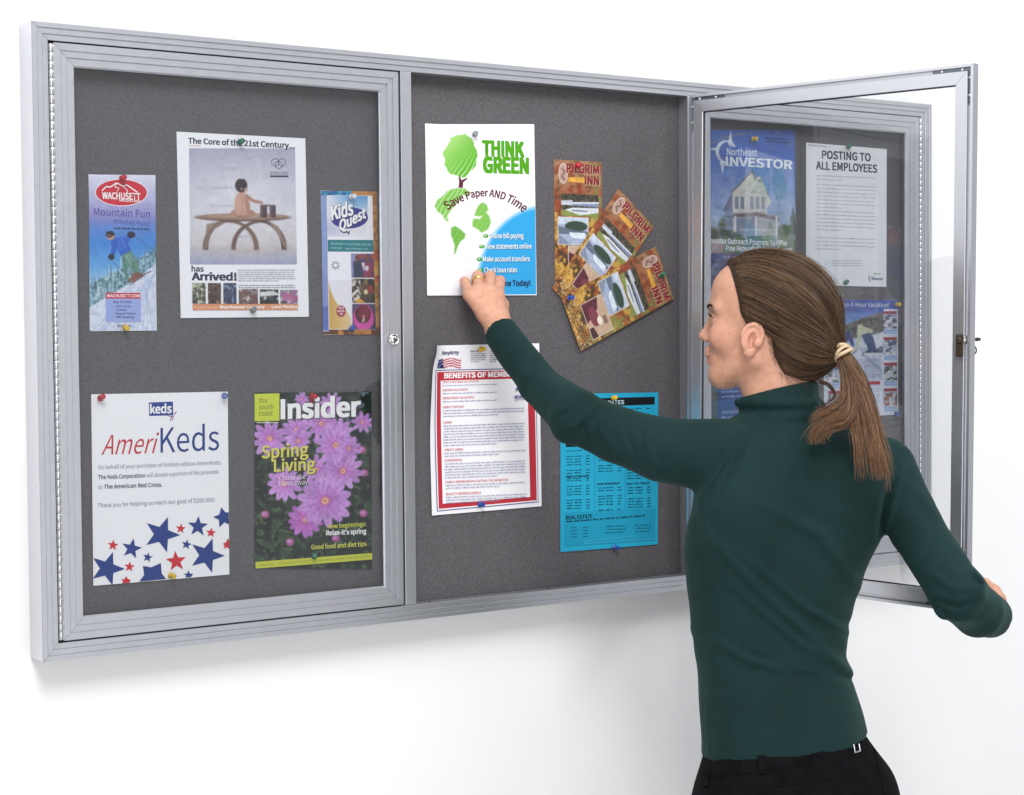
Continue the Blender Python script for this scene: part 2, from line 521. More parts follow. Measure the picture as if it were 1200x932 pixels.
class Sheet:
    """A paper sheet drawn in the units of its four given corners (TL, TR, BR, BL). The sheet is one mesh;
    begin(name) starts a part printed on it. Every layer of ink lies a hair above the one before."""
    STEP = 0.00004
    def __init__(self, name, corners, w, h, material='print', curl=None, thick=0.0003):
        self.Hm = homography(corners, [(0, 0), (w, 0), (w, h), (0, h)])
        self.w, self.h, self.curl, self.thick = w, h, curl, thick
        self.mat = material; self.z = 0.0
        if curl: self.STEP = 0.00010
        self.parts = [(name, [], [], [])]
        self.cor = corners; self.nv = 0
    def begin(self, name): self.parts.append((name, [], [], [])); self.nv = 0
    def q(self, pts):
        p = np.asarray(pts, float).reshape(-1, 2)
        r = np.c_[p, np.ones(len(p))] @ self.Hm.T
        return r[:, :2] / r[:, 2:]
    def up(self): self.z += self.STEP
    def add(self, mm, F, col, z=None):
        """mm points (x right, y down), faces, colours per vertex (linear)"""
        n, V, FF, C = self.parts[-1]
        z = self.z if z is None else z
        V.append(np.c_[mm, np.full(len(mm), z)])
        F = np.asarray(F, int)
        if F.shape[1] == 3: F = np.c_[F, np.full(len(F), -1)]
        FF.append(np.where(F >= 0, F + self.nv, -1))
        col = np.asarray(col, float)
        C.append(np.broadcast_to(col, (len(mm), 3)) if col.ndim == 1 else col)
        self.nv += len(mm)
    def grid(self, x0, y0, x1, y1, nx, ny, col):
        xs, ys = np.meshgrid(np.linspace(x0, x1, nx), np.linspace(y0, y1, ny))
        idx = np.arange(nx * ny).reshape(ny, nx)
        F = np.stack([idx[1:, :-1], idx[1:, 1:], idx[:-1, 1:], idx[:-1, :-1]], -1).reshape(-1, 4)
        self.add(self.q(np.c_[xs.ravel(), ys.ravel()]), F, col)
    def paper(self, col='#eeeef2'):
        n = 84 if self.curl else 28
        xs, ys = np.meshgrid(np.linspace(0, self.w, n), np.linspace(0, self.h, n))
        idx = np.arange(n * n).reshape(n, n)
        F = np.stack([idx[1:, :-1], idx[1:, 1:], idx[:-1, 1:], idx[:-1, :-1]], -1).reshape(-1, 4)
        mm_ = np.c_[xs.ravel(), ys.ravel()]
        self.add(mm_, F, lin(col), 0.0)
        self.add(mm_, F[:, ::-1], lin('#e4e4e6'), -self.thick)
        ring = np.r_[idx[0, :], idx[1:, -1], idx[-1, -2::-1], idx[-2:0:-1, 0]]
        a = len(ring); e = mm_[ring]
        base = self.nv
        self.add(e, np.array([[i, (i + 1) % a, (i + 1) % a, i] for i in range(a)])[:0].reshape(0, 4), lin(col), 0.0)
        self.add(e, np.zeros((0, 4), int), lin(col), -self.thick)
        FF = np.array([[base + i, base + (i + 1) % a, base + a + (i + 1) % a, base + a + i] for i in range(a)])
        self.parts[-1][2].append(FF)
    def rect(self, x0, y0, x1, y1, c, n=12):
        self.up(); self.grid(x0, y0, x1, y1, n, n, lin(c))
    def pic(self, p):
        self.up(); x0, y0, x1, y1 = p.e
        self.grid(x0, y0, x1, y1, p.w, p.h, lin(p.a.reshape(-1, 3)) * 0.9)
    def poly(self, pts, c, up=True):
        if up: self.up()
        if len(pts) == 4 and max(abs(pts[0][0] - pts[2][0]), abs(pts[0][1] - pts[2][1])) > 60:
            # a broad quad follows the bow of the sheet
            n = 14; s, t = np.meshgrid(np.linspace(0, 1, n), np.linspace(0, 1, n)); s, t = s.ravel(), t.ravel()
            A, B, C_, D_ = [np.array(p_, float) for p_ in pts]
            pt = np.outer((1 - s) * (1 - t), A) + np.outer(s * (1 - t), B) + np.outer(s * t, C_) + np.outer((1 - s) * t, D_)
            idx = np.arange(n * n).reshape(n, n)
            Fq = np.stack([idx[1:, :-1], idx[1:, 1:], idx[:-1, 1:], idx[:-1, :-1]], -1).reshape(-1, 4)
            mq = self.q(pt)
            a_, b2 = mq[Fq[0, 1]] - mq[Fq[0, 0]], mq[Fq[0, 2]] - mq[Fq[0, 0]]
            if a_[0] * b2[1] - a_[1] * b2[0] > 0: Fq = Fq[:, ::-1]
            self.add(mq, Fq, lin(c)); return
        t = tessellate_polygon([[Vector((x, y, 0)) for x, y in pts]])
        mm_ = self.q(pts); F = []
        for a, b_, c_ in t:
            u, v = mm_[b_] - mm_[a], mm_[c_] - mm_[a]
            F.append((a, c_, b_) if u[0] * v[1] - u[1] * v[0] > 0 else (a, b_, c_))
        if F: self.add(mm_, F, lin(c))
    def ell(self, cx, cy, rx, ry, c, n=40, rot=0.0):
        self.poly([(cx + rx * math.cos(t) * math.cos(rot) - ry * math.sin(t) * math.sin(rot), cy + rx * math.cos(t) * math.sin(rot) + ry * math.sin(t) * math.cos(rot)) for t in np.linspace(0, 2 * math.pi, n, endpoint=False)], c)
    def stroke(self, pts, wd, c, up=True):
        if up: self.up()
        for (ax, ay), (bx, by) in zip(pts, pts[1:]):
            L = math.hypot(bx - ax, by - ay) or 1; nx, ny = -(by - ay) / L * wd / 2, (bx - ax) / L * wd / 2
            self.poly([(ax + nx, ay + ny), (bx + nx, by + ny), (bx - nx, by - ny), (ax - nx, ay - ny)], c, up=False)
    def star(self, cx, cy, r, rot, c):
        pts = []
        for k in range(10):
            a = rot + k * math.pi / 5; rr = r if k % 2 == 0 else r * 0.42
            pts.append((cx + rr * math.sin(a), cy - rr * math.cos(a)))
        self.poly(pts, c)
    def text(self, s, p0, p1, hgt, c, bold=0.012, shear=0.0, up=True, arc=0.0):
        """baseline from p0 to p1, capitals hgt high"""
        if up: self.up()
        v, t = glyphs(s, bold, shear)
        wd = v[:, 0].max()
        x = v[:, 0] / wd; y = v[:, 1] * hgt
        bx = p0[0] + (p1[0] - p0[0]) * x; by = p0[1] + (p1[1] - p0[1]) * x
        dx, dy = p1[0] - p0[0], p1[1] - p0[1]; L = math.hypot(dx, dy)
        nx, ny = dy / L, -dx / L
        if arc:
            k = 4 * arc * x * (1 - x)
            sl = 4 * arc * (1 - 2 * x) / L
            bx = bx + nx * k - sl * y * dx / L; by = by + ny * k - sl * y * dy / L
        if abs(dy) < abs(dx): nx, ny = (0.0 if not arc else nx), (-1.0 if not arc else ny)
        pts = np.c_[bx + nx * y, by + ny * y]
        mm_ = self.q(pts)
        a, b_, c_ = mm_[t[:, 0]], mm_[t[:, 1]], mm_[t[:, 2]]
        cr = (b_[:, 0] - a[:, 0]) * (c_[:, 1] - a[:, 1]) - (b_[:, 1] - a[:, 1]) * (c_[:, 0] - a[:, 0])
        t = np.where((cr > 0)[:, None], t[:, [0, 2, 1]], t)
        self.add(mm_, t, lin(c))
        if FONT is not None and bold > 0:                     # heavier weight: the same letters again, shifted by a fraction of a stroke
            hm = abs(self.q([p0])[0] - self.q([(p0[0], p0[1] - hgt)])[0]).max(); wm = np.linalg.norm(self.q([p1])[0] - self.q([p0])[0]) / wd
            bx_, by_ = bold * wm * 1.5, bold * hm * 1.1
            for k, (ox, oy) in enumerate(((-bx_, 0), (bx_, 0), (0, -by_), (0, by_), (-bx_, -by_), (bx_, by_), (-bx_, by_), (bx_, -by_))):
                self.add(mm_ + [ox, oy], t, lin(c), self.z + (k + 1) * 1.5e-6)
    def words(self, p0, p1, hgt, c, seed, fill=1.0):
        """a line of print too small to read: ragged word shapes along the baseline"""
        rg = random.Random(seed); L = math.hypot(p1[0] - p0[0], p1[1] - p0[1]); x = 0.0
        quads = []
        while x < L * fill - hgt:
            n = rg.randint(2, 9)
            for k in range(n):
                wl = hgt * 0.62
                if x + wl > L * fill: break
                hh = hgt * (1.0 if rg.random() < 0.3 else 0.68)
                quads.append((x, x + wl * 0.74, hh)); x += wl
            x += hgt * 0.5
        if not quads: return
        pts, F = [], []
        for a, b_, hh in quads:
            for xx, yy in ((a, 0), (b_, 0), (b_, hh), (a, hh)):
                f = xx / L
                pts.append((p0[0] + (p1[0] - p0[0]) * f, p0[1] + (p1[1] - p0[1]) * f - yy))
            i = len(pts) - 4; F.append((i, i + 1, i + 2, i + 3))
        self.add(self.q(pts), F, lin(c))
    def para(self, x0, y0, x1, n, dy, hgt, c, seed, slope=0.0, last=0.6):
        self.up()
        for i in range(n):
            self.words((x0, y0 + i * dy), (x1, y0 + i * dy + slope * (x1 - x0)), hgt, c, seed * 97 + i, last if i == n - 1 else 0.97)
    def build(self, x, z, rot, label, cat, lift=0.0005, group='notices pinned in the display cabinet'):
        root = None
        for name, V, F, C in self.parts:
            if not V: continue
            V = np.concatenate(V); F = np.concatenate(F); C = np.concatenate(C)
            X = (V[:, 0] - self.w / 2) / 1000; Z = (self.h / 2 - V[:, 1]) / 1000
            u, v = V[:, 0] / self.w, V[:, 1] / self.h
            Y = -V[:, 2] - lift - 0.0007 * (self.w / 217) ** 2 * np.sin(u * 3.1) * (0.4 + 0.6 * v) - 0.0007 * v
            if self.curl: Y = Y - self.curl(u, v)[0]; X = X + self.curl(u, v)[1]
            co = np.c_[X, Y, Z]
            me = bpy.data.meshes.new(name)
            tri = F[:, 3] < 0
            ln = np.where(tri, 3, 4).astype(np.int32)
            loops = F.ravel(); loops = loops[loops >= 0].astype(np.int32)
            me.vertices.add(len(co)); me.vertices.foreach_set('co', co.astype(np.float32).ravel())
            me.loops.add(len(loops)); me.loops.foreach_set('vertex_index', loops)
            me.polygons.add(len(F)); me.polygons.foreach_set('loop_start', (np.cumsum(ln) - ln).astype(np.int32))
            me.update(calc_edges=True)
            at_ = me.color_attributes.new('ink', 'FLOAT_COLOR', 'POINT')
            at_.data.foreach_set('color', np.c_[np.clip(C, 0, 0.86), np.ones(len(C))].astype(np.float32).ravel())
            o = link_mesh(name, me, M[self.mat], root)
            if root is None:
                root = o
                o.location = (x, CORK - 0.0005, z); o.rotation_euler = (0, rot, 0)
                tag(o, label, cat, group)
        return root

def star_pic_flower(p, cx, cy, r, n, rot, c_in, c_out, asp=1.0, wd=0.26):
    """a daisy-like bloom: n separate petals, darker towards the centre, and a pale eye"""
    rg = random.Random(int(cx * 7 + cy))
    p.ell(cx, cy, r * 0.52, r * 0.52 * asp, c_in, 1)
    for k in range(n):
        a = rot + 2 * math.pi * k / n + rg.uniform(-.08, .08)
        rr = r * rg.uniform(0.88, 1.04)
        ux, uy = math.cos(a), math.sin(a) * asp
        tone = np.array(p._c(c_out)) + rg.uniform(-16, 14)
        p.ell(cx + ux * rr * 0.62, cy + uy * rr * 0.62, rr * 0.42, r * wd * 0.62, tone, 1, 1.2, math.atan2(uy, ux))
        p.ell(cx + ux * rr * 0.34, cy + uy * rr * 0.34, rr * 0.30, r * wd * 0.36, c_in, 0.38, 3, math.atan2(uy, ux))
        p.line([(cx + ux * r * .2, cy + uy * r * .2), (cx + ux * rr * .92, cy + uy * rr * .92)], r * 0.02, '#9a5aa6', .5)
    p.ell(cx, cy, r * .16, r * .16 * asp, '#d78a88'); p.ell(cx, cy, r * .10, r * .10 * asp, '#efc9a0'); p.ell(cx, cy, r * .045, r * .045, '#a8525e')

NAVY, RED = '#1c2f86', '#c8222f'

# ---- ski brochure
def ski_sheet():
    S = Sheet('ski_brochure', [(87, 233), (362, 243), (369, 890), (95, 892)], 102, 229)
    S.paper('#e6e6f2')
    S.begin('picture')
    p = Pic(88, 234, 367, 890, 150)
    p.vgrad([(234, '#dfe0f0'), (330, '#b9b8de'), (410, '#8f8cc8'), (455, '#5f86d0'), (520, '#3f87d6'), (620, '#5fa3e0'), (700, '#a8c9ea'), (890, '#c5d4ec')])
    # frosted trees climbing to the right, then the groomed slope
    trees = [(88, 700), (140, 668), (200, 640), (262, 604), (320, 570), (369, 545), (369, 640), (88, 800)]
    p.blend(p.inside(trees, 6) * .9, '#86aabf')
    p.mottle(p.inside(trees, 4), '#45707f', 6, 3, .42, .6, .9)
    p.mottle(p.inside(trees, 4), '#c5dbe4', 5, 8, .55, .68, .8)
    rg = random.Random(5)
    for k in range(120):
        x = rg.uniform(90, 368); yb = 800 - (x - 88) * .60 - rg.uniform(0, 90); hh_ = rg.uniform(18, 60)
        p.line([(x, yb), (x + rg.uniform(-5, 5), yb - hh_)], rg.uniform(2, 6), rg.choice(['#3f6473', '#5f8796', '#9dbccb', '#c9dde6', '#35555f']), rg.uniform(.35, .8))
    slope = [(88, 792), (170, 742), (258, 692), (369, 606), (369, 890), (88, 890)]
    p.poly(slope, '#d9dfef', 1, 2)
    ms = p.inside(slope, 2)
    for k in range(13):
        p.line([(369 - k * 4, 640 + k * 8), (90 + k * 24, 900)], 3.2, '#93a9d4', .55)
    p.mottle(ms, '#aebbdc', 9, 4, .5, .65, .5)
    # skier
    p.line([(232, 690), (345, 640)], 5, '#4c3c46', .8); p.line([(258, 697), (318, 655)], 5, '#5b4a50', .9)
    p.line([(276, 492), (362, 552)], 2.2, '#33405c', .8); p.line([(178, 590), (240, 655)], 2.2, '#33405c', .7)
    p.poly([(222, 562), (262, 548), (284, 590), (302, 648), (276, 660), (252, 610), (246, 652), (262, 676), (240, 680), (228, 620)], '#5f8a80')
    p.poly([(236, 575), (258, 566), (270, 610), (262, 618)], '#7fa89a')
    p.ell(288, 658, 26, 13, '#7e4c48', .9); p.ell(270, 676, 18, 9, '#8b5648', .9)
    p.poly([(176, 516), (206, 492), (250, 490), (262, 500), (256, 515), (244, 512), (264, 552), (220, 574), (206, 548), (190, 578), (176, 572), (182, 540)], '#2a5fc4')
    p.poly([(206, 500), (240, 500), (246, 540), (216, 552)], '#3f78d8', .8)
    for q_ in ([(214, 500), (226, 548)], [(246, 505), (252, 550)], [(196, 520), (186, 566)], [(232, 494), (240, 530)]): p.line(q_, 5, '#1d4796', .55)
    p.line([(206, 496), (244, 494)], 5, '#5b92ea', .7); p.line([(250, 575), (282, 640)], 5, '#3f655e', .7); p.line([(234, 590), (244, 660)], 5, '#41685f', .7)
    p.ell(264, 486, 17, 14, '#1c1e30'); p.ell(180, 580, 13, 13, '#16182a')
    p.ell(178, 492, 17, 17, '#b98a74'); p.poly([(156, 492), (160, 474), (184, 470), (196, 484), (190, 492), (170, 486)], '#1c1e2c'); p.ell(172, 494, 11, 4, '#20202c')
    p.grain(8); S.pic(p)
    S.begin('logo')
    S.ell(224, 309, 110, 57, '#f0e6ec'); S.ell(224, 309, 107, 54.5, '#c51f33')
    mt = [(142, 302), (162, 283), (176, 287), (204, 268), (232, 283), (246, 276), (292, 308)]
    S.stroke(mt, 5, '#f6eef0'); S.stroke([(204, 270), (196, 286), (214, 290), (206, 304)], 3, '#f6eef0'); S.stroke([(232, 284), (250, 300), (246, 308)], 3, '#f6eef0')
    S.text('WACHUSETT', (144, 335), (302, 339), 27, '#f6eef0', .03)
    S.text('MOUNTAIN', (216, 346), (300, 350), 9, '#f6eef0', .02)
    S.begin('headline')
    S.text('Mountain Fun', (108, 405), (343, 414), 31, '#4b4390', -.004)
    S.text('Minutes Away', (192, 440), (342, 447), 20, '#544e9c', -.004)
    S.up(); S.words((192, 462), (342, 466), 7, lin('#4a5aa8'), 5)
    S.begin('caption_box')
    S.rect(155, 731, 301, 755, '#c02a3a'); S.text('WACHUSETT.COM', (160, 749), (297, 749), 12, '#f2e8ee', .02)
    S.rect(156, 756, 302, 853, '#94a3da')
    S.text('Buy On-line:', (186, 774), (264, 774), 10, '#20264e', .02, .2)
    for i, t in enumerate(['\u2022 Gift Cards', '\u2022 Tickets', '\u2022 Season Passes', '\u2022 Gift Seating']):
        S.text(t, (184, 792 + i * 15), (184 + len(t) * 6.4, 792 + i * 15), 9, '#20264e', .01)
    S.rect(200, 866, 262, 874, '#8a92b8', 3)
    return S

# ---- bench poster
def bench_sheet():
    S = Sheet('furniture_poster', [(30, 55), (607, 85), (609, 881), (42, 886)], 216.5, 280)
    S.paper('#e9e9f3')
    S.begin('picture')
    p = Pic(85, 130, 560, 650, 150)
    p.vgrad([(130, '#a9a9be'), (300, '#c6c6d6'), (470, '#d3d1da'), (560, '#c9c3c6'), (600, '#b4b3c6'), (650, '#9fa3c0')])
    p.blend(np.exp(-((p.X - 330) / 200) ** 2 - ((p.Y - 380) / 190) ** 2) * .55, '#e8e6ec')
    p.blend(np.exp(-((p.X - 330) / 240) ** 2 - ((p.Y - 590) / 22) ** 2) * .4, '#b8a79c')
    wood, dk = '#97796a', '#5d4a48'
    def leg(c, x0, x1, lean):
        pts_o, pts_i = [], []
        for t in np.linspace(0, 1, 12):
            a = t * math.pi / 2
            pts_o.append((c + (x0 - c) * math.sin(a), 585 - 135 * math.cos(a) ** .9))
            pts_i.append((c + (x0 + lean - c) * math.sin(a), 585 - 122 * math.cos(a) ** .9))
        return pts_o + pts_i[::-1]
    p.poly(leg(255, 142, 0, 24), dk); p.poly(leg(255, 392, 0, -22), '#7c6256')
    p.poly(leg(410, 268, 0, 20), '#6d5650'); p.poly(leg(395, 516, 0, -24), dk)
    p.poly([(160, 470), (240, 452), (250, 460), (182, 500), (158, 586), (146, 584)], '#8d7366', .8)
    p.poly([(430, 455), (480, 480), (512, 560), (516, 590), (500, 560), (470, 500)], '#a58a7a', .8)
    p.ell(322, 441, 206, 17, '#5a4540'); p.ell(322, 437, 206, 15, wood); p.ell(330, 434, 170, 8, '#b39787', .8)
    # seated baby with a pair of tins
    sk, sd = '#c9a08f', '#94685c'
    p.ell(322, 421, 54, 18, sd); p.ell(286, 421, 18, 15, '#b58877'); p.ell(356, 421, 20, 14, '#ad8070')
    p.poly([(288, 352), (304, 332), (336, 332), (350, 356), (354, 400), (348, 430), (296, 432), (284, 404)], sk, 1, 3)
    p.poly([(330, 336), (350, 356), (356, 412), (340, 430), (334, 380)], '#a67868', .7, 3); p.line([(318, 345), (320, 420)], 3, '#9a6c5e', .6)
    p.line([(342, 345), (368, 366), (404, 374)], 14, '#ab7d6c'); p.ell(403, 372, 9, 5, '#b58a88')
    p.poly([(304, 316), (334, 318), (332, 340), (306, 340)], sk)
    p.ell(316, 298, 27, 30, '#3e3034'); p.ell(337, 312, 8, 13, sk); p.poly([(290, 285), (304, 268), (330, 268), (342, 284), (342, 304), (330, 312), (318, 326), (300, 322), (290, 306)], '#352a2e')
    p.ell(318, 313, 5, 7, '#a27c7c')
    for x0, x1 in ((400, 430), (442, 469)):
        p.poly([(x0, 386), (x1, 388), (x1, 442), (x0, 440)], '#4c3a40'); p.line([(x0 + 8, 390), (x0 + 8, 438)], 6, '#7c686c', .7)
    p.poly([(404, 382), (470, 384), (468, 392), (404, 390)], '#6d5a5c')
    p.grain(6); S.pic(p)
    S.begin('headline')
    S.text('The Core of the 21st Century...', (82, 108), (558, 130), 25, '#2d2747', .035)
    S.rect(84, 118, 136, 121, '#c99a78', 2)
    S.text('has', (92, 680), (144, 681), 24, '#2d2747', .035)
    S.text('Arrived!', (94, 718), (288, 720), 32, '#2d2747', .045)
    S.begin('logo')
    def hexa(cx, cy, r): return [(cx + r * math.sin(k * math.pi / 3), cy - r * math.cos(k * math.pi / 3)) for k in range(7)]
    for cx, cy in ((470, 193), (500, 193), (485, 205)): S.stroke(hexa(cx, cy, 18), 2.4, '#35344c')
    S.text('GRIDCORE', (446, 247), (526, 249), 13, '#35344c', 0)
    S.rect(446, 252, 528, 260, '#3c3b55', 2)
    S.begin('ghost_words')
    for i, (s, x, y, w_) in enumerate([('strength', 228, 226, 72), ('Cost Competitive', 116, 312, 160), ('Environmental', 178, 394, 104), ('Strong', 300, 530, 62), ('Versatile', 412, 610, 84), ('light', 334, 178, 40)]):
        S.text(s, (x, y), (x + w_, y), 14, '#b4b4c4', -.005)
    S.begin('text_block')
    S.para(296, 676, 560, 6, 9.6, 5, '#8c8ca0', 21, 0.0, .7)
    S.para(298, 744, 560, 2, 9.6, 5, '#77778e', 22, 0.0, .97)
    S.begin('photo_strip')
    for i, (x0, y0, x1, y1) in enumerate([(93, 732, 152, 822), (162, 732, 220, 823), (230, 732, 288, 824), (298, 758, 383, 824), (391, 760, 474, 824), (482, 762, 560, 823)]):
        q = Pic(x0, y0, x1, y1, 26)
        q.vgrad([(y0, ['#b9b7a4', '#6c5a50', '#565a6e', '#9a8f94', '#6c6c70', '#8a8890'][i]), (y1, ['#3a3c34', '#463730', '#343c50', '#5c4a48', '#2b2c30', '#3f4e40'][i])])
        q.mottle(np.ones(q.X.shape), ['#2c3226', '#2c2220', '#1e2436', '#6e4c4a', '#101014', '#a06c9a'][i], 5, 30 + i, .45, .55, .9)
        q.mottle(np.ones(q.X.shape), ['#d9d8c8', '#a98c74', '#8aa0c0', '#d9cfc8', '#eeeeee', '#e0dfe4'][i], 6, 50 + i, .58, .66, .85)
        if i < 3:
            for k in range(3): q.poly([(x0 + 8 + k * 18, y0 + 18 + k * 9), (x0 + 20 + k * 18, y0 + 18 + k * 9), (x0 + 20 + k * 18, y1 - 12), (x0 + 8 + k * 18, y1 - 12)], ['#4c5244', '#4e3c34', '#3e4a64'][i], .7)
        elif i == 4: q.poly([(x0, y0 + 14), (x1 - 24, y0 + 6), (x1, y0 + 18), (x1, y0 + 26), (x0, y0 + 30)], '#e6e6e6', .9)
        elif i == 5: q.poly([(x0 + 8, y0 + 20), (x0 + 40, y0 + 14), (x1, y0 + 24), (x1, y0 + 46), (x0 + 8, y0 + 50)], '#b0648e', .9)
        S.pic(q)
    S.begin('caption_band')
    S.rect(94, 824, 560, 851, '#d08a62')
    S.text('Available through', (98, 844), (206, 844), 11, '#e9c6a8', 0, .2)
    S.text('Weyerhaeuser Company', (212, 844), (412, 843), 13, '#f6ece6', .035)
    S.text('and', (420, 843), (440, 843), 10, '#e9c6a8', 0)
    S.text('Land Plastics', (444, 843), (556, 843), 13, '#f6ece6', .035)
    return S

# ---- children's brochure
def kids_sheet():
    S = Sheet('childcare_brochure', [(83, 68), (410, 75), (405, 893), (88, 898)], 102, 228.5)
    S.paper('#e9e7ee')
    S.begin('border')
    p = Pic(84, 70, 409, 896, 90)
    p.vgrad([(70, '#c98d4e'), (300, '#d09a58'), (600, '#d2a050'), (896, '#c98238')])
    p.mottle(np.ones(p.X.shape), '#9c6230', 7, 5, .45, .62, .7); p.mottle(p.Y > 860, '#5c3018', 9, 6, .52, .6, .9)
    p.blend((p.X < 118) * (p.Y < 880) * 1.0, '#8ea0d4'); p.blend(np.clip((p.Y - 420) / 380, 0, 1) * (p.X < 118) * (p.Y < 870) * .55, '#7a84c8'); p.blend((p.X < 118) * (p.Y > 740) * (p.Y < 868) * .7, '#4d63b4')
    top = (p.Y < 97) * (p.X < 262) * 1.0
    p.blend(top, '#2d96b8'); p.mottle(top, '#1f5a9c', 6, 7, .45, .55, 1); p.mottle(top, '#6cc8cc', 6, 17, .58, .66, .7)
    p.mottle((p.X > 380) * (p.Y > 380) * (p.Y < 600), '#c9452e', 10, 9, .5, .6, .8); p.mottle((p.X > 380) * (p.Y > 400) * (p.Y < 800), '#e0b038', 12, 19, .55, .64, .8)
    p.line([(388, 358), (408, 366)], 5, '#5c2c20'); p.line([(386, 575), (408, 562)], 5, '#5c2c20'); p.line([(388, 690), (408, 684)], 4, '#5c2c20')
    p.grain(10); S.pic(p)
    S.begin('panel')
    S.rect(116, 96, 382, 868, '#e9e7ef', 20)
    p = Pic(116, 98, 355, 338, 60)
    p.vgrad([(98, '#e3e4f0'), (338, '#e9e7ef')])
    p.blend(np.clip((220 - p.Y) / 150, 0, 1) * np.clip((p.X - 120) / 140, 0, 1), '#3f8fd0')
    p.blend(np.clip(1 - np.hypot((p.X - 130) / 150, (p.Y - 290) / 90), 0, 1) * .7, '#b3b7d6')
    S.pic(p)
    S.poly([(355, 98), (382, 98), (382, 340), (330, 340), (344, 290), (352, 200)], '#e9e7ef')
    cr = [(119, 590), (128, 640), (146, 690), (176, 735), (214, 760), (240, 800), (247, 866), (119, 866)]
    p = Pic(118, 588, 248, 866, 40)
    p.a[:] = p._c('#e9e7ef'); p.poly(cr, '#d2a658'); p.blend(np.clip((p.X - 130) / 110, 0, 1) * p.inside(cr) * .75, '#ead6b0'); S.pic(p)
    S.begin('logo')
    S.ell(246, 228, 108, 62, '#2f2f86', rot=-.06)
    S.text('Kids', (146, 244), (268, 214), 82, '#20245e', .06, 0); S.text('Kids', (144, 240), (266, 208), 78, '#f2f0f8', .035, 0)
    S.text('Quest', (190, 312), (342, 230), 62, '#20245e', .06, 0); S.text('Quest', (188, 306), (340, 224), 60, '#f2f0f8', .035, 0)
    S.poly([(228, 312), (248, 304), (240, 328)], '#3a4a50')
    S.begin('caption_band')
    S.rect(117, 356, 381, 424, '#18777f')
    S.text('AN HOURLY CHILD CARE CENTER', (134, 384), (366, 389), 11, '#b8dadc', .0); S.text('702.257.8060', (134, 408), (196, 409), 10, '#b8dadc', 0); S.text('www.kidsquest.com', (216, 411), (348, 412), 10, '#b8dadc', 0)
    S.begin('emblem')
    S.stroke([(160 + 15 * math.cos(t), 503 + 15 * math.sin(t)) for t in np.linspace(0, 6.3, 14)], 3, '#4a5a56')
    for k in range(8):
        a = k * math.pi / 4; S.stroke([(160 + 18 * math.cos(a), 503 + 18 * math.sin(a)), (160 + 27 * math.cos(a + .2), 503 + 27 * math.sin(a + .2))], 3, '#4a5a56', up=(k == 0))
    S.ell(187, 764, 27, 32, '#9c2438'); S.text('YES', (172, 753), (202, 753), 13, '#f0dfe2', .02); S.text('KIDS', (166, 770), (206, 770), 11, '#f0dfe2', .02); S.text('OK', (178, 786), (196, 786), 11, '#f0dfe2', .02)
    S.begin('photo_column')
    for i, (y0, y1) in enumerate([(436, 573), (580, 718), (724, 866)]):
        q = Pic(250, y0, 381, y1, 40)
        q.vgrad([(y0, ['#51407c', '#8c7a52', '#4a3a60'][i]), (y1, ['#3e3a70', '#3a2c2a', '#7c2a60'][i])])
        if i == 0:
            q.poly([(250, 436), (300, 436), (270, 573), (250, 573)], '#8c90c4'); q.mottle(np.ones(q.X.shape), '#b0503c', 6, 61, .5, .6, .8)
            q.ell(285, 460, 14, 16, '#6c4032'); q.poly([(262, 480), (305, 478), (312, 573), (262, 573)], '#2d3a50'); q.ell(340, 464, 15, 17, '#7a4a3a'); q.poly([(322, 490), (366, 486), (372, 573), (318, 573)], '#8a3450'); q.poly([(310, 490), (326, 486), (322, 540)], '#e8e4ec'); q.ell(338, 520, 12, 16, '#d8d4e0')
        elif i == 1:
            q.mottle(np.ones(q.X.shape), '#2c221e', 8, 62, .45, .58, .95); q.mottle(q.X < 300, '#e0dcd4', 5, 63, .5, .6, .9); q.ell(330, 640, 20, 30, '#6a3a30'); q.ell(330, 655, 12, 14, '#e8d8b0'); q.ell(358, 640, 13, 26, '#a83a30'); q.poly([(262, 718), (290, 690), (330, 718)], '#e0a030')
        else:
            q.vgrad([(y0, '#4c4a66'), (y1, '#3a3058')]); q.ell(312, 800, 60, 76, '#b0388c'); q.ell(312, 812, 58, 60, '#d450a8'); q.ell(310, 782, 44, 52, '#4e1828'); q.ell(318, 776, 30, 44, '#8e2438', .8, 6); q.poly([(300, 838), (314, 790), (322, 838), (314, 816)], '#e6dcd8'); q.ell(314, 796, 6, 8, '#c9a08c')
        q.grain(14, i); S.pic(q)
    return S

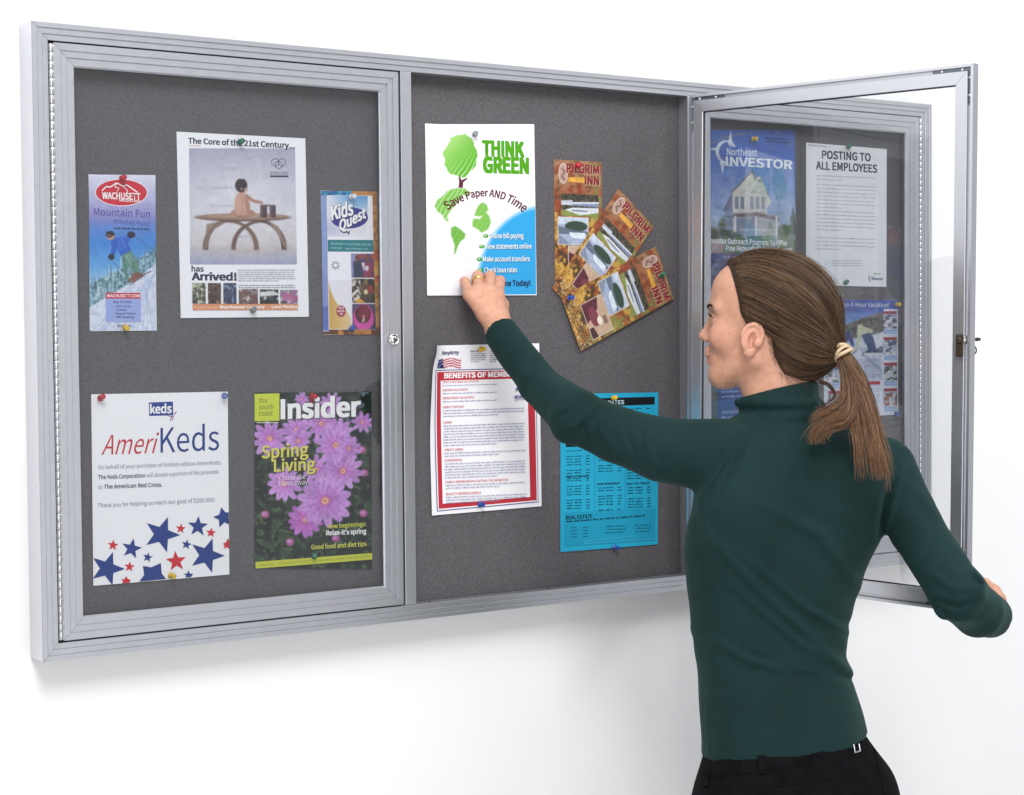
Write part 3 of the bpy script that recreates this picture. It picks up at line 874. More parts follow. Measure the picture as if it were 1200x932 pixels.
# ---- thank-you notice with stars
def stars_sheet():
    S = Sheet('thank_you_notice', [(62, 80), (635, 68), (640, 835), (70, 885)], 218, 282, 'matte')
    S.paper('#ebebf3')
    S.begin('logo')
    S.poly([(304, 114), (405, 110), (406, 168), (305, 171)], '#1f3f8c')
    S.text('keds', (310, 160), (398, 157), 36, '#f0f0f6', .03)
    S.stroke([(380, 168), (402, 174), (420, 152)], 4, '#8e3450'); S.stroke([(386, 166), (404, 170), (418, 160)], 2.5, '#c8c8e0'); S.stroke([(402, 172), (392, 192)], 4, '#4a4a90'); S.stroke([(408, 170), (402, 190)], 3, '#b03a4a')
    S.begin('headline')
    S.text('Ameri', (104, 334), (346, 326), 82, '#c2202e', -.012, .35)
    S.text('Keds', (352, 325), (598, 313), 104, '#16357f', .0)
    S.begin('text_block')
    S.text('On behalf of your purchase of limited-edition AmeriKeds.', (90, 396), (608, 374), 17, '#6a6c84', -.006)
    S.text('The Keds Corporation', (90, 437), (286, 429), 17, '#33365c', .02); S.text('will donate a portion of the proceeds', (293, 429), (595, 412), 17, '#6a6c84', -.006)
    S.text('to', (90, 478), (108, 477), 16, '#6a6c84', -.006); S.text('The American Red Cross.', (115, 477), (358, 467), 17, '#33365c', .02)
    S.text('Thank you for helping us reach our goal of $200,000!', (88, 556), (578, 530), 17, '#6a6c84', -.006)
    S.begin('star_pattern')
    bl, rd = '#17357f', '#c8202f'; S.up(); S.STEP = 0.0
    for x, y, r, a, c in [(356, 668, 78, .34, bl), (128, 812, 74, .33, bl), (545, 755, 76, .33, bl), (230, 728, 44, .2, bl), (508, 634, 44, .06, bl), (297, 764, 22, .2, bl), (460, 710, 22, .2, bl),
                         (416, 780, 44, -.1, rd), (152, 714, 24, .1, rd), (436, 643, 22, .1, rd), (563, 660, 22, .1, rd), (221, 804, 23, .1, rd)]:
        S.star(x, y, r, a, c)
    S.poly([(277, 800), (311, 806), (352, 788), (356, 832), (374, 855), (262, 866), (282, 838)], bl)
    S.poly([(572, 594), (598, 584), (606, 553), (624, 575), (637, 574), (638, 626), (620, 616), (598, 637), (596, 606)], bl)
    S.poly([(612, 706), (626, 700), (632, 684), (638, 690), (639, 728), (628, 720), (616, 728), (620, 714)], rd)
    S.poly([(186, 858), (200, 856), (206, 843), (214, 855), (226, 860), (220, 871), (190, 874), (194, 866)], rd)
    S.poly([(448, 832), (462, 832), (468, 818), (474, 832), (488, 832), (478, 846), (456, 848), (458, 840)], bl)
    return S

# ---- magazine with pink flowers
def flower_sheet():
    S = Sheet('flower_magazine', [(70, 83), (603, 75), (603, 835), (76, 880)], 207.5, 272.5)
    S.paper('#2a3324')
    S.begin('picture')
    p = Pic(71, 79, 603, 878, 170)
    p.a[:] = p._c('#1d2620')
    p.mottle(np.ones(p.X.shape), '#38503a', 14, 71, .45, .62, .8); p.mottle(np.ones(p.X.shape), '#0e1412', 10, 72, .45, .6, .8)
    p.mottle(p.Y < 260, '#7a8ea4', 9, 73, .6, .7, .8); p.mottle(p.Y > 300, '#5d7a4c', 5, 74, .62, .72, .7)
    rg = random.Random(4)
    for k in range(46):
        x, y, a, l = rg.uniform(90, 600), rg.uniform(300, 820), rg.uniform(0, 3.1), rg.uniform(14, 34)
        p.ell(x, y, l, l * .22, rg.choice(['#3f5c3a', '#2c4030', '#54704a', '#24382a']), .8, 2, a)
    for x, y in ((120, 635), (565, 628), (232, 760), (560, 340), (570, 445), (440, 742)): p.ell(x, y, 19, 17, '#a85a90'); p.ell(x - 3, y - 4, 10, 8, '#c98ac0')
    p.ell(332, 104, 12, 26, '#b02c34')
    ci, co = '#b95cb4', '#c795da'
    for f in [(285, 110, 34, 9, .3), (418, 130, 52, 10, .1), (562, 215, 52, 9, .4), (375, 222, 74, 11, .2), (140, 290, 86, 11, .0), (262, 250, 72, 10, .4), (270, 300, 60, 11, .1), (455, 255, 70, 10, .5), (440, 320, 100, 12, .2), (500, 335, 62, 9, .3), (205, 495, 84, 11, .3), (472, 438, 92, 12, .1), (352, 430, 70, 10, .3), (302, 660, 84, 13, .2), (392, 572, 124, 14, .08)]:
        tone = '#c078cc' if f[0] == 302 else co
        star_pic_flower(p, f[0], f[1], f[2], f[3], f[4], '#c85ab4' if f[0] == 302 else ci, tone, .98, .285)
    p.grain(14); S.pic(p)
    S.begin('corner_label')
    S.poly([(70, 86), (184, 83), (184, 208), (71, 211)], '#c4cf3a')
    for i, t in enumerate(['the', 'south', 'coast']): S.text(t, (90, 128 + i * 29), (90 + [39, 66, 64][i], 127 + i * 29), 23, '#4d5428', -.01)
    S.rect(80, 215, 178, 219, '#c9cfb0', 3)
    S.begin('headline')
    S.text('Insider', (198, 202), (554, 190), 84, '#5a4660', .05); S.text('Insider', (194, 198), (550, 186), 84, '#f0eef4', .04)
    for s, a, b_, hh in (('Spring', (104, 380), (314, 366), 55), ('Living', (160, 440), (346, 432), 54)):
        S.text(s, (a[0] + 3, a[1] + 3), (b_[0] + 3, b_[1] + 3), hh, '#4a3a30', .035); S.text(s, a, b_, hh, '#d3cf5c', .022)
    S.text('Chase the', (182, 480), (303, 474), 23, '#ecdcec', .0); S.text('blues away', (182, 504), (313, 498), 23, '#ecdcec', .0)
    S.begin('cover_lines')
    S.text('New beginnings:', (403, 697), (576, 684), 19, '#c9c94a', .02); S.text('Relax-it\'s spring', (396, 728), (577, 718), 21, '#f0f0ee', .03)
    S.text('Good food and diet tips', (328, 792), (577, 774), 20, '#cfd05c', .02)
    S.begin('footer_band')
    S.poly([(75, 850), (603, 806), (603, 835), (76, 880)], '#c2c63c')
    S.text('Happenings', (92, 869), (160, 863), 11, '#7c8230', 0); S.text('In the mood  for fun', (180, 861), (318, 849), 11, '#7c8230', 0); S.text('Ask some credits  Calendar Events', (360, 846), (592, 824), 11, '#7c8230', 0)
    return S

# ---- green poster held by the hand
def green_sheet():
    S = Sheet('environment_poster', [(77, 60), (596, 92), (598, 878), (82, 875)], 218, 282, 'matte')
    S.paper('#f3f3f9')
    S.begin('picture')
    p = Pic(78, 64, 596, 874, 170)
    p.a[:] = p._c('#f2f2f8')
    r = np.hypot(p.X - 248, (p.Y - 545) / 1.22)
    p.blend(np.exp(-((r - 146) / 6) ** 2) * .5, '#d4d6e2'); p.blend(np.clip((r - 150) / 30, 0, 1) * np.clip((190 - r) / 40, 0, 1) * .15, '#d0d4e2')
    th = np.arctan2(p.Y - 200, p.X - 243); rag = vnoise(p.h, p.w, 9, 81) * 26 - 13
    rr = np.hypot((p.X - 243) / 82, (p.Y - 215) / 105) * 90
    crown = np.clip((88 + rag * .9 - rr) / 4, 0, 1)
    g = np.clip((p.X + p.Y - 300) / 240, 0, 1)
    p.blend(crown, '#63b132'); p.blend(crown * (1 - g) * .75, '#c3e2a0')
    diag = np.sin((p.X * .9 + p.Y * .55) * .30 + vnoise(p.h, p.w, 20, 82) * 5)
    p.blend(np.clip((diag - .72) * 4, 0, 1) * crown * np.clip((p.Y - 210 + (p.X - 243) * .5) / 110, 0, 1), '#f2f2f8')
    p.poly([(232, 316), (238, 312), (246, 330), (268, 320), (276, 322), (254, 340), (252, 366), (231, 366), (235, 340)], '#5d2430')
    lands = [[(118, 452), (128, 425), (160, 402), (178, 380), (214, 368), (262, 370), (288, 388), (276, 404), (252, 400), (238, 424), (214, 452), (196, 470), (176, 500), (184, 528), (170, 522), (150, 492), (130, 478)],
             [(194, 556), (212, 546), (236, 560), (262, 584), (258, 606), (236, 622), (224, 646), (212, 682), (206, 676), (210, 640), (200, 610), (192, 586)],
             [(304, 498), (320, 456), (334, 440), (350, 436), (366, 450), (372, 474), (360, 482), (376, 500), (384, 530), (372, 560), (352, 574), (338, 580), (318, 562), (296, 550), (294, 530), (302, 512), (330, 514), (344, 500), (322, 502)]]
    for i, l in enumerate(lands):
        mk = p.inside(l, 2.5); p.blend(mk, '#7dbb52' if i != 1 else '#6fae45')
        p.blend(np.clip((diag - .75) * 3, 0, 1) * mk * (.9 if i == 0 else .3), '#f2f2f8')
    # blue field with a soft curved edge
    edge = np.clip((0.5 + (1 - np.hypot((p.X - 640) / 320, (p.Y - 830) / 372)) * 13), 0, 1)
    p.blend(edge, '#35a6e2'); p.blend(edge * np.clip((p.Y - 620) / 260, 0, 1) * .3, '#3f9ad2')
    S.pic(p)
    S.begin('headline')
    S.text('THINK', (350, 212), (543, 220), 68, '#4d9a12', .065); S.text('GREEN', (353, 292), (564, 298), 70, '#4d9a12', .065)
    S.text('Save Paper AND Time', (180, 472), (538, 484), 33, '#5b2330', .03, 0, True, 72)
    S.begin('bullet_list')
    for s, y, x0, x1 in (('Online bill paying', 606, 376, 538), ('View statements online', 656, 356, 576), ('Make account transfers', 716, 344, 566), ('Check loan rates', 768, 348, 504)):
        S.text(s, (x0 + 2, y + 2.5), (x1 + 2, y + 2.5), 23, '#2a5f86', .02); S.text(s, (x0, y), (x1, y), 23, '#e8f2f8', .016)
        S.ell(x0 - 18, y - 11, 13, 9, '#3f8f3a'); S.ell(x0 - 20, y - 13, 7, 4, '#a8d48a')
    S.text('Go Online Today!', (352, 834), (567, 832), 26, '#242a4a', .03)
    return S

# ---- inn brochures (three of one print)
def inn_sheet(text_tone='#7c2430'):
    S = Sheet('inn_brochure', [(0, 0), (100, 0), (100, 229), (0, 229)], 102, 229)
    S.paper('#b98348')
    S.begin('picture')
    p = Pic(0.3, .3, 99.7, 228.7, 150)
    p.vgrad([(0, '#a07a58'), (30, '#a57e5c'), (60, '#985a3c'), (100, '#9c5636'), (140, '#a97838'), (180, '#bb9244'), (229, '#a87c44')])
    p.mottle(np.ones(p.X.shape), '#8c3d28', 26, 91, .48, .62, .75); p.mottle(p.Y > 90, '#cfa650', 24, 92, .5, .56, .9); p.mottle(np.ones(p.X.shape), '#59402c', 11, 97, .58, .68, .6); p.mottle(p.X > 75, '#7f8a4c', 12, 93, .45, .6, .8 )
    p.mottle(p.Y > 140, '#4e3a26', 20, 94, .58, .62, .9); p.mottle(p.Y > 180, '#8f5a30', 6, 95, .55, .64, .7)
    # long motel under trees
    def photo(x0, y0, x1, y1, kind, seed):
        sh = p.inside([(x0 - 1.5, y0 - 1.5), (x1 + 1.5, y0 - 1.5), (x1 + 1.5, y1 + 1.5), (x0 - 1.5, y1 + 1.5)])
        if kind != 0: p.blend(sh, '#cfc4bc')
        bx = [(x0, y0), (x1, y0), (x1, y1), (x0, y1)]; mk = p.inside(bx); hh, ww = y1 - y0, x1 - x0
        if kind == 0:
            p.blend(mk, '#5a5648'); p.mottle(mk, '#332f28', 5, seed, .4, .6, .9)
            p.blend(mk * (p.Y > y0 + hh * .72), '#87904e'); p.poly([(x0 + 2, y0 + hh * .40), (x1, y0 + hh * .33), (x1, y0 + hh * .56), (x0 + 2, y0 + hh * .5)], '#8490b0'); p.line([(x0 + 2, y0 + hh * .42), (x1, y0 + hh * .36)], 3, '#d9dee6'); p.poly([(x0, y0 + hh * .3), (x0 + ww * .3, y0 + hh * .27), (x0 + ww * .3, y0 + hh * .5), (x0, y0 + hh * .5)], '#c9d0da', .9)
            p.poly([(x0 + ww * .1, y0 + hh * .72), (x0 + ww * .3, y0 + hh * .62), (x1, y0 + hh * .6), (x1, y0 + hh * .82), (x0 + ww * .5, y0 + hh * .95)], '#d5dbe0'); p.line([(x0 + ww * .3, y0 + hh * .74), (x0 + ww * .7, y0 + hh * .76)], 2.4, '#6f7c90')
        elif kind == 1:
            p.blend(mk, '#a3aec8'); p.blend(mk * (p.Y < y0 + hh * .25), '#c3cede'); p.ell(x0 + ww * .6, y0 + hh * .32, ww * .38, hh * .2, '#36483c', 1, 2); p.poly([(x0, y0 + hh * .32), (x0 + ww * .35, y0 + hh * .42), (x1, y0 + hh * .52), (x1, y0 + hh * .62), (x0, y0 + hh * .62)], '#5d6878', .9); p.poly([(x0 + ww * .35, y0 + hh * .55), (x0 + ww * .9, y0 + hh * .56), (x0 + ww * .95, y0 + hh * .8), (x0 + ww * .45, y0 + hh * .75)], '#d7e0ea'); p.poly([(x0, y0 + hh * .62), (x0 + ww * .4, y1), (x0, y1)], '#7f889e')
        else:
            p.blend(mk, '#c3a58e'); p.poly([(x0, y0 + hh * .2), (x0 + ww * .3, y0 + hh * .35), (x0 + ww * .55, y1), (x0, y1)], '#5c2c38'); p.ell(x0 + ww * .45, y0 + hh * .62, ww * .28, hh * .2, '#7d3f4c'); p.ell(x0 + ww * .62, y0 + hh * .42, ww * .12, hh * .12, '#e9dccc'); p.poly([(x0 + ww * .55, y0 + hh * .08), (x0 + ww * .78, y0 + hh * .08), (x0 + ww * .78, y0 + hh * .26), (x0 + ww * .55, y0 + hh * .26)], '#8a6c60'); p.poly([(x0 + ww * .7, y0 + hh * .8), (x1, y0 + hh * .7), (x1, y1), (x0 + ww * .7, y1)], '#4a3030')
    photo(14, 58, 93, 96, 0, 101); photo(8, 99, 70, 145, 1, 102); photo(29, 149, 93, 196, 2, 103)
    p.ell(19, 23, 9.5, 18, '#d8c8be'); p.ell(19, 23, 8, 16, '#b9988c'); p.line([(15, 14), (22, 20), (16, 28), (22, 34)], 2.2, '#6a4a44')
    p.poly([(30, 29), (62, 28), (66, 33), (62, 38), (30, 37)], '#dca64a')
    p.mottle(p.Y > 200, '#dcc9a0', 4, 96, .58, .66, .7)
    p.grain(11); S.pic(p)
    S.begin('headline')
    S.text('PILGRIM', (27.6, 21.6), (94.6, 21.6), 14.6, '#d9b59a', .05); S.text('PILGRIM', (27, 21), (94, 21), 14.5, text_tone, .045)
    S.text('INN', (65.6, 40.6), (94.6, 40.6), 14, '#d9b59a', .05); S.text('INN', (65, 40), (94, 40), 14, text_tone, .045)
    S.text('GATEWAY TO PLYMOUTH', (36, 47), (90, 47), 3.4, '#6c4030', .0)
    S.begin('contact_lines')
    S.para(32, 206, 92, 4, 5.2, 2.6, '#5d3c28', 31)
    S.text('Visit us', (40, 203), (66, 202), 4.5, '#2c1c18', .02, .3)
    return S

# ---- membership notice
def member_sheet():
    # the left edge has come loose and curls towards the viewer at the top
    def curl(u, v):
        t = np.clip((0.16 - u) / 0.16, 0, 1)
        top = np.exp(-((v - 0.12) / 0.28) ** 2)
        return t ** 2 * 0.014 * (0.2 + top), t ** 2 * (-0.009 + 0.012 * np.exp(-((v) / .10) ** 2) + .004 * v)
    S = Sheet('membership_notice', [(52, 98), (548, 88), (563, 834), (67, 866)], 218, 281, 'matte', curl)
    S.paper('#e9e8ec')
    S.begin('letterhead')
    S.text('NavyArmy', (97, 140), (180, 137), 17, '#1c2350', .04, .2)
    p = Pic(74, 155, 190, 202, 46); p.a[:] = p._c('#e9e8ec')
    wave = np.sin((p.X - 80) * .075) * 5
    fl = ((p.X > 104) & (p.X < 190)) * 1.0
    for k in range(4):
        p.blend(np.clip((3.4 - np.abs(p.Y - (161 + k * 11) - wave)) , 0, 1) * fl, '#c2404a')
    p.poly([(74, 200), (80, 162), (104, 158), (106, 190), (116, 201)], '#222c62'); p.star(94, 178, 1) if False else None
    for x, y in ((88, 172), (98, 168), (90, 186), (101, 181), (84, 194)): p.ell(x, y, 2.6, 2.6, '#dcdce8')
    S.pic(p)
    S.text('Main Office', (232, 128), (282, 127), 9, '#3a3e66', .02)
    S.para(232, 138, 306, 5, 9, 5, '#777a98', 41, -.02); S.para(322, 128, 372, 6, 9, 5, '#777a98', 42, -.02); S.para(420, 120, 500, 6, 9, 5, '#777a98', 43, -.02)
    S.begin('border')
    def ring(a, wd, c):
        S.poly([(a[0][0], a[0][1]), (a[1][0], a[1][1]), (a[2][0], a[2][1]), (a[3][0], a[3][1])], c)
    def fill(TL, TR, BR, BL, c, n=70):
        S.up()
        s, t = np.meshgrid(np.linspace(0, 1, n), np.linspace(0, 1, n))
        pt = (np.outer(((1 - s) * (1 - t)).ravel(), TL) + np.outer((s * (1 - t)).ravel(), TR) + np.outer((s * t).ravel(), BR) + np.outer(((1 - s) * t).ravel(), BL))
        idx = np.arange(n * n).reshape(n, n)
        S.add(S.q(pt), np.stack([idx[1:, :-1], idx[1:, 1:], idx[:-1, 1:], idx[:-1, :-1]], -1).reshape(-1, 4), lin(c))
    fill((68, 208), (532, 200), (547, 815), (85, 848), '#3a4684'); fill((71, 212), (529, 204), (544, 811), (88, 844), '#e9e8ec'); fill((76, 217), (524, 209), (539, 806), (92, 837), '#b8323e')
    fill((94, 256), (492, 248), (508, 790), (108, 814), '#ecebf0')
    S.begin('headline')
    S.text('BENEFITS OF MEMBERSHIP', (112, 245), (508, 236), 22, '#f0e8ea', .05)
    S.begin('text_block')
    hd = [('FREE CHECKING ACCOUNTS', 268, 164, 1), ('SAVINGS ACCOUNTS', 304, 112, 1), ('INVESTMENT ACCOUNTS', 340, 140, 1), ('DIRECT DEPOSIT', 381, 94, 3), ('LOANS', 450, 36, 8), ('CREDIT CARDS', 574, 84, 2), ('CONVENIENCE', 622, 78, 6), ('FAMILY MEMBERSHIPS EXTEND THE BENEFITS!', 720, 286, 2), ('QUALITY MEMBER SERVICE', 774, 160, 3)]
    for i, (s, y, w_, n) in enumerate(hd):
        x0 = 104 + (y - 260) * .028
        S.text(s, (x0, y), (x0 + w_, y - w_ * .022), 9.5, '#c0505a', .015)
        S.para(x0, y + 13.5, 486 + (y - 260) * .028, n, 12.6, 5.2, '#8488a8', 50 + i, -.024, .65)
    S.text('NCUA', (432, 338), (468, 336), 12, '#2c3e84', .05); S.up(); S.words((432, 348), (474, 346), 4, lin('#7a80a8'), 9)
    S.rect(436, 290, 452, 302, '#5a6aa0', 3)
    return S

# ---- turquoise rate sheet
def rate_sheet():
    S = Sheet('loan_rate_notice', [(75, 50), (583, 45), (580, 835), (72, 872)], 216.5, 275, 'matte')
    S.paper('#26a4c8')
    S.begin('title_bar')
    S.poly([(100, 76), (565, 68), (564, 108), (100, 122)], '#12151c')
    S.text('LOAN RATES', (240, 110), (404, 104), 20, '#b8d0d8', .03)
    S.poly([(101, 306), (250, 300), (250, 320), (102, 326)], '#12151c')
    ink = '#14506a'
    S.begin('columns')
    for x0, y0, n, hd in ((100, 345, 12, 0), (264, 380, 6, 0), (415, 130, 4, 0), (100, 486, 11, 1), (264, 524, 9, 1), (418, 524, 8, 1), (264, 140, 8, 0), (415, 200, 22, 0), (100, 140, 10, 0)):
        S.up()
        if hd: S.text(['USED AUTOMOBILE', 'HOME IMPROVEMENT', 'BOAT / RV / TRAILER'][(x0 - 100) // 155], (x0, y0), (x0 + 118, y0 - 4), 10, '#103a50', .03)
        for i in range(n):
            y = y0 + 18 + i * 14.5 - (0 if hd else 14)
            if (i + x0) % 5 == 1: continue
            S.words((x0 + 4, y), (x0 + 50, y - 1.6), 6, lin(ink), i * 7 + x0, .8); S.words((x0 + 46, y - 1.6), (x0 + 90, y - 3), 6, lin(ink), i * 11 + x0, .9); S.words((x0 + 106, y - 3.6), (x0 + 130, y - 4.2), 6, lin(ink), i * 5 + x0, .9)
    for x in (250, 408): S.stroke([(x, 330), (x + 1, 660)], 1.6, '#1b7c9a')
    S.begin('lower_box')
    S.poly([(96, 668), (566, 648), (564, 812), (96, 842)], '#1f96b8')
    S.text('REAL ESTATE', (101, 703), (236, 695), 19, '#0c2c3e', .04)
    S.up(); S.words((101, 718), (516, 688), 10, lin('#0f3346'), 77)
    for x0, n, w_ in ((126, 4, 34), (188, 4, 34), (306, 3, 110), (458, 3, 90)):
        S.para(x0, 748 - (x0 - 126) * .03, x0 + w_, n, 16, 7, ink, x0, -.03, .9)
    S.stroke([(196, 826), (196, 812), (460, 790)], 1.6, '#5cc0d8'); S.stroke([(196, 828), (560, 806)], 1.6, '#5cc0d8')
    return S

# ---- investor magazine
def house_sheet():
    S = Sheet('house_magazine', [(38, 92), (475, 125), (474, 855), (38, 847)], 217, 279)
    S.paper('#4c68b4')
    S.begin('picture')
    p = Pic(38, 95, 475, 853, 150)
    p.vgrad([(95, '#3f62b8'), (250, '#4a74c6'), (400, '#6a94d4'), (560, '#a3b6da'), (640, '#7c9aa8'), (853, '#3e4c88')])
    p.mottle(p.Y < 560, '#a9bcdf', 40, 111, .58, .75, .35)
    # trees at each side and shrubs
    for cx, cy, rx, ry in ((118, 580, 30, 50), (160, 605, 50, 34), (60, 620, 34, 40), (420, 600, 40, 34)): p.ell(cx, cy, rx, ry, '#34463a', 1, 6)
    p.poly([(452, 610), (444, 575), (452, 560), (446, 540), (456, 515), (462, 470), (470, 515), (474, 560), (474, 620)], '#2a3c34')
    # house
    p.poly([(160, 400), (112, 495), (120, 495), (126, 590), (165, 590), (165, 400)], '#6f80a6'); p.poly([(118, 492), (160, 402), (168, 410), (128, 494)], '#5c6888')
    p.poly([(160, 402), (258, 298), (282, 330), (300, 326), (352, 452), (350, 470), (332, 470), (332, 600), (162, 600)], '#cfd1d0')
    p.poly([(165, 402), (256, 304), (272, 346), (232, 416), (232, 500), (166, 500)], '#dad9cf', .85)
    p.line([(160, 402), (258, 299), (276, 338)], 7, '#5e6374'); p.line([(234, 412), (298, 328), (350, 452)], 7, '#eceef0'); p.line([(298, 326), (350, 448)], 3, '#8a8e98')
    p.poly([(284, 350), (298, 336), (312, 360)], '#8f94a0'); p.poly([(262, 420), (322, 420), (330, 470), (262, 470)], '#d9d6c4', .7)
    for x in (172, 200, 248, 276, 304): p.poly([(x, 425), (x + 18, 427), (x + 18, 488), (x, 486)], '#73809a', .95)
    p.line([(232, 420), (232, 590)], 4, '#9aa4bc', .8)
    p.poly([(160, 508), (280, 500), (392, 526), (390, 548), (276, 524), (162, 528)], '#5f5658'); p.line([(160, 510), (280, 503), (392, 528)], 4, '#c9c4c2')
    p.poly([(168, 530), (276, 526), (276, 620), (170, 610)], '#7583a0', .9); p.poly([(276, 526), (386, 548), (386, 632), (276, 622)], '#9a9ea8', .9)
    for x, y in ((174, 600), (276, 630), (380, 638)): p.poly([(x - 4, 520), (x + 4, 520), (x + 4, y), (x - 4, y)], '#e8eaee')
    for x in range(206, 384, 7): p.line([(x, 588), (x, 620)], 2, '#e6e8ee', .8)
    p.line([(200, 588), (384, 592)], 3, '#eceef2')
    p.poly([(38, 640), (90, 650), (150, 690), (38, 720)], '#a08a8c'); p.mottle((p.Y > 620) * (p.Y < 715) * (p.X > 110), '#4f6e48', 10, 112, .35, .5, .9)
    p.blend(((p.Y > 706) * 1.0), '#3b4684')
    # compass badge and its swoop
    p.line([(52, 165), (120, 132), (230, 112)], 4, '#a08c60')
    p.ell(128, 202, 50, 56, '#dde4f2'); p.ell(140, 204, 45, 50, '#4669bc'); p.poly([(138, 160), (155, 98), (160, 150), (180, 180), (150, 176)], '#dde4f2'); p.poly([(40, 190), (90, 180), (90, 200)], '#dde4f2'); p.poly([(98, 250), (112, 316), (124, 256)], '#dde4f2'); p.line([(92, 232), (120, 268), (160, 272)], 7, '#dde4f2')
    p.grain(13); S.pic(p)
    S.begin('headline')
    S.text('Northeast', (134, 220), (284, 226), 34, '#ccd6ec', .02)
    S.text('INVESTOR', (130, 270), (458, 290), 42, '#e2e8f4', .03)
    S.up(); S.words((324, 140), (456, 150), 8, lin('#9fb2dc'), 3); S.words((324, 154), (456, 164), 8, lin('#9fb2dc'), 4)
    S.begin('cover_lines')
    S.text('Investor Outreach Program To Offer', (42, 654), (432, 672), 26, '#e6e8ee', .025); S.text('Free Networking Action Groups', (128, 693), (458, 702), 26, '#e6e8ee', .025)
    S.text('The Monthly Newsletter', (108, 730), (260, 734), 12, '#c3c9e2', .0)
    for i in range(3): S.up(); S.words((60, 752 + i * 36), (430, 756 + i * 36), 12, lin('#aab2d8'), 60 + i)
    return S

# ---- staff notice
def staff_sheet():
    S = Sheet('employee_notice', [(528, 157), (928, 190), (925, 877), (525, 862)], 216.5, 272, 'matte')
    S.paper('#e9e9f0')
    S.begin('headline')
    S.text('POSTING TO', (606, 235), (846, 250), 38, '#31384e', .035); S.text('ALL EMPLOYEES', (577, 288), (878, 307), 38, '#31384e', .035)
    S.text('FEDERAL NOTICE', (540, 174), (626, 181), 8, '#6a6c7c', .02)
    S.begin('text_block')
    sl = .05
    for x0, y0, n in ((574, 322, 2), (574, 366, 7), (572, 496, 6), (572, 628, 4)): S.para(x0, y0, 884, n, 18.6, 6.0, '#b2b4c2', y0, sl, .42)
    S.para(652, 744, 808, 3, 12, 5, '#a8aaba', 17, .02, .97)
    S.begin('crest')
    S.stroke([(838, 818), (834, 832), (840, 848)], 3, '#6a7c98'); S.stroke([(846, 818), (840, 834), (846, 850)], 2, '#8c9cb4')
    S.text('Beacon', (850, 840), (906, 843), 14, '#55708f', .03); S.up(); S.words((862, 812), (896, 814), 5, lin('#8c9cb4'), 3)
    return S

# ---- winter holiday flyer
def snow_sheet():
    S = Sheet('snowboard_flyer', [(163, 149), (570, 150), (567, 782), (163, 788)], 203, 229)
    S.paper('#d5d9ea')
    S.begin('picture')
    p = Pic(164, 150, 490, 462, 110)
    p.vgrad([(150, '#2f4fae'), (215, '#3c66be'), (290, '#8fb0dc'), (330, '#c0cee4'), (462, '#d2d8e6')])
    hill = [(164, 330), (270, 290), (340, 265), (420, 235), (490, 215), (490, 325), (420, 345), (300, 362), (164, 380)]
    p.poly(hill, '#77706e', 1, 3); p.mottle(p.inside(hill, 3), '#4a4642', 5, 121, .42, .6, .9)
    p.poly([(360, 362), (490, 325), (490, 462), (300, 462)], '#dfe4ee', .8, 4); p.mottle(p.Y > 380, '#aeb9d6', 12, 122, .5, .65, .7)
    p.poly([(345, 290), (352, 268), (366, 272), (372, 292), (428, 312), (430, 330), (392, 336), (366, 350), (352, 400), (330, 438), (322, 430), (342, 388)], '#cfd2b4')
    p.poly([(368, 342), (404, 330), (430, 352), (446, 410), (440, 440), (404, 446), (396, 400), (378, 372)], '#38487c'); p.ell(356, 274, 10, 12, '#4c3c3c')
    p.poly([(372, 440), (420, 430), (480, 402), (488, 430), (470, 452), (380, 456)], '#5c6a86'); p.ell(404, 436, 16, 10, '#2c3450'); p.ell(444, 432, 16, 10, '#2c3450')
    p.poly([(282, 325), (300, 318), (322, 372), (326, 408), (312, 400), (296, 370), (276, 392), (270, 380)], '#3c4684')
    p.line([(340, 425), (300, 462)], 5, '#5c6a9c')
    p.grain(13); S.pic(p)
    q = Pic(380, 440, 482, 590, 36); q.a[:] = q._c('#d5d9ea'); q.poly([(384, 450), (470, 520), (482, 550), (440, 520), (396, 480)], '#8f9cc4', .8, 4); q.mottle(np.ones(q.X.shape), '#aab4d2', 6, 125, .5, .62, .7); S.pic(q)
    S.begin('headline')
    S.poly([(164, 150), (570, 151), (570, 200), (164, 197)], '#3550a8')
    S.text('Enjoy an 8-Hour Vacation!', (196, 188), (520, 190), 25, '#e4e8f4', .0)
    S.up(); S.words((276, 208), (356, 210), 8, lin('#c3cde8'), 2)
    S.begin('photo_column')
    rg = random.Random(8)
    for i, (x0, y0) in enumerate([(488, 212), (488, 355), (488, 495), (486, 636), (176, 500), (186, 642)]):
        x1, y1 = x0 + 74, y0 + 96
        S.poly([(x0, y0), (x1, y0), (x1, y0 + 16), (x0, y0 + 16)], '#b43a48')
        S.up(); S.words((x0 + 6, y0 + 12), (x1 - 4, y0 + 12), 7, lin('#ecd0d6'), i)
        h = Pic(x0, y0 + 17, x1, y1, 24)
        h.vgrad([(y0, '#a8b4cc'), (y1, '#c8ccd8')]); h.mottle(np.ones(h.X.shape), ['#54405c', '#46527c', '#4c4a46', '#8c4a3c', '#5c6478', '#7c8478'][i], 6, 130 + i, .44, .55, .95); h.mottle(np.ones(h.X.shape), '#e8e8ee', 6, 140 + i, .6, .68, .9)
        S.pic(h)
        S.poly([(x0 + 2, y1 + 4), (x1, y1 + 4), (x1, y1 + 30), (x0 + 2, y1 + 30)], '#a8c0e6'); S.para(x0 + 5, y1 + 14, x1 - 3, 2, 11, 6, '#5c74b4', 150 + i)
    S.begin('text_block')
    S.para(300, 480, 478, 9, 13, 6, '#98a2c2', 61); S.rect(380, 595, 465, 612, '#b43a48', 3); S.para(300, 640, 470, 7, 14, 6, '#98a2c2', 62)
    return S

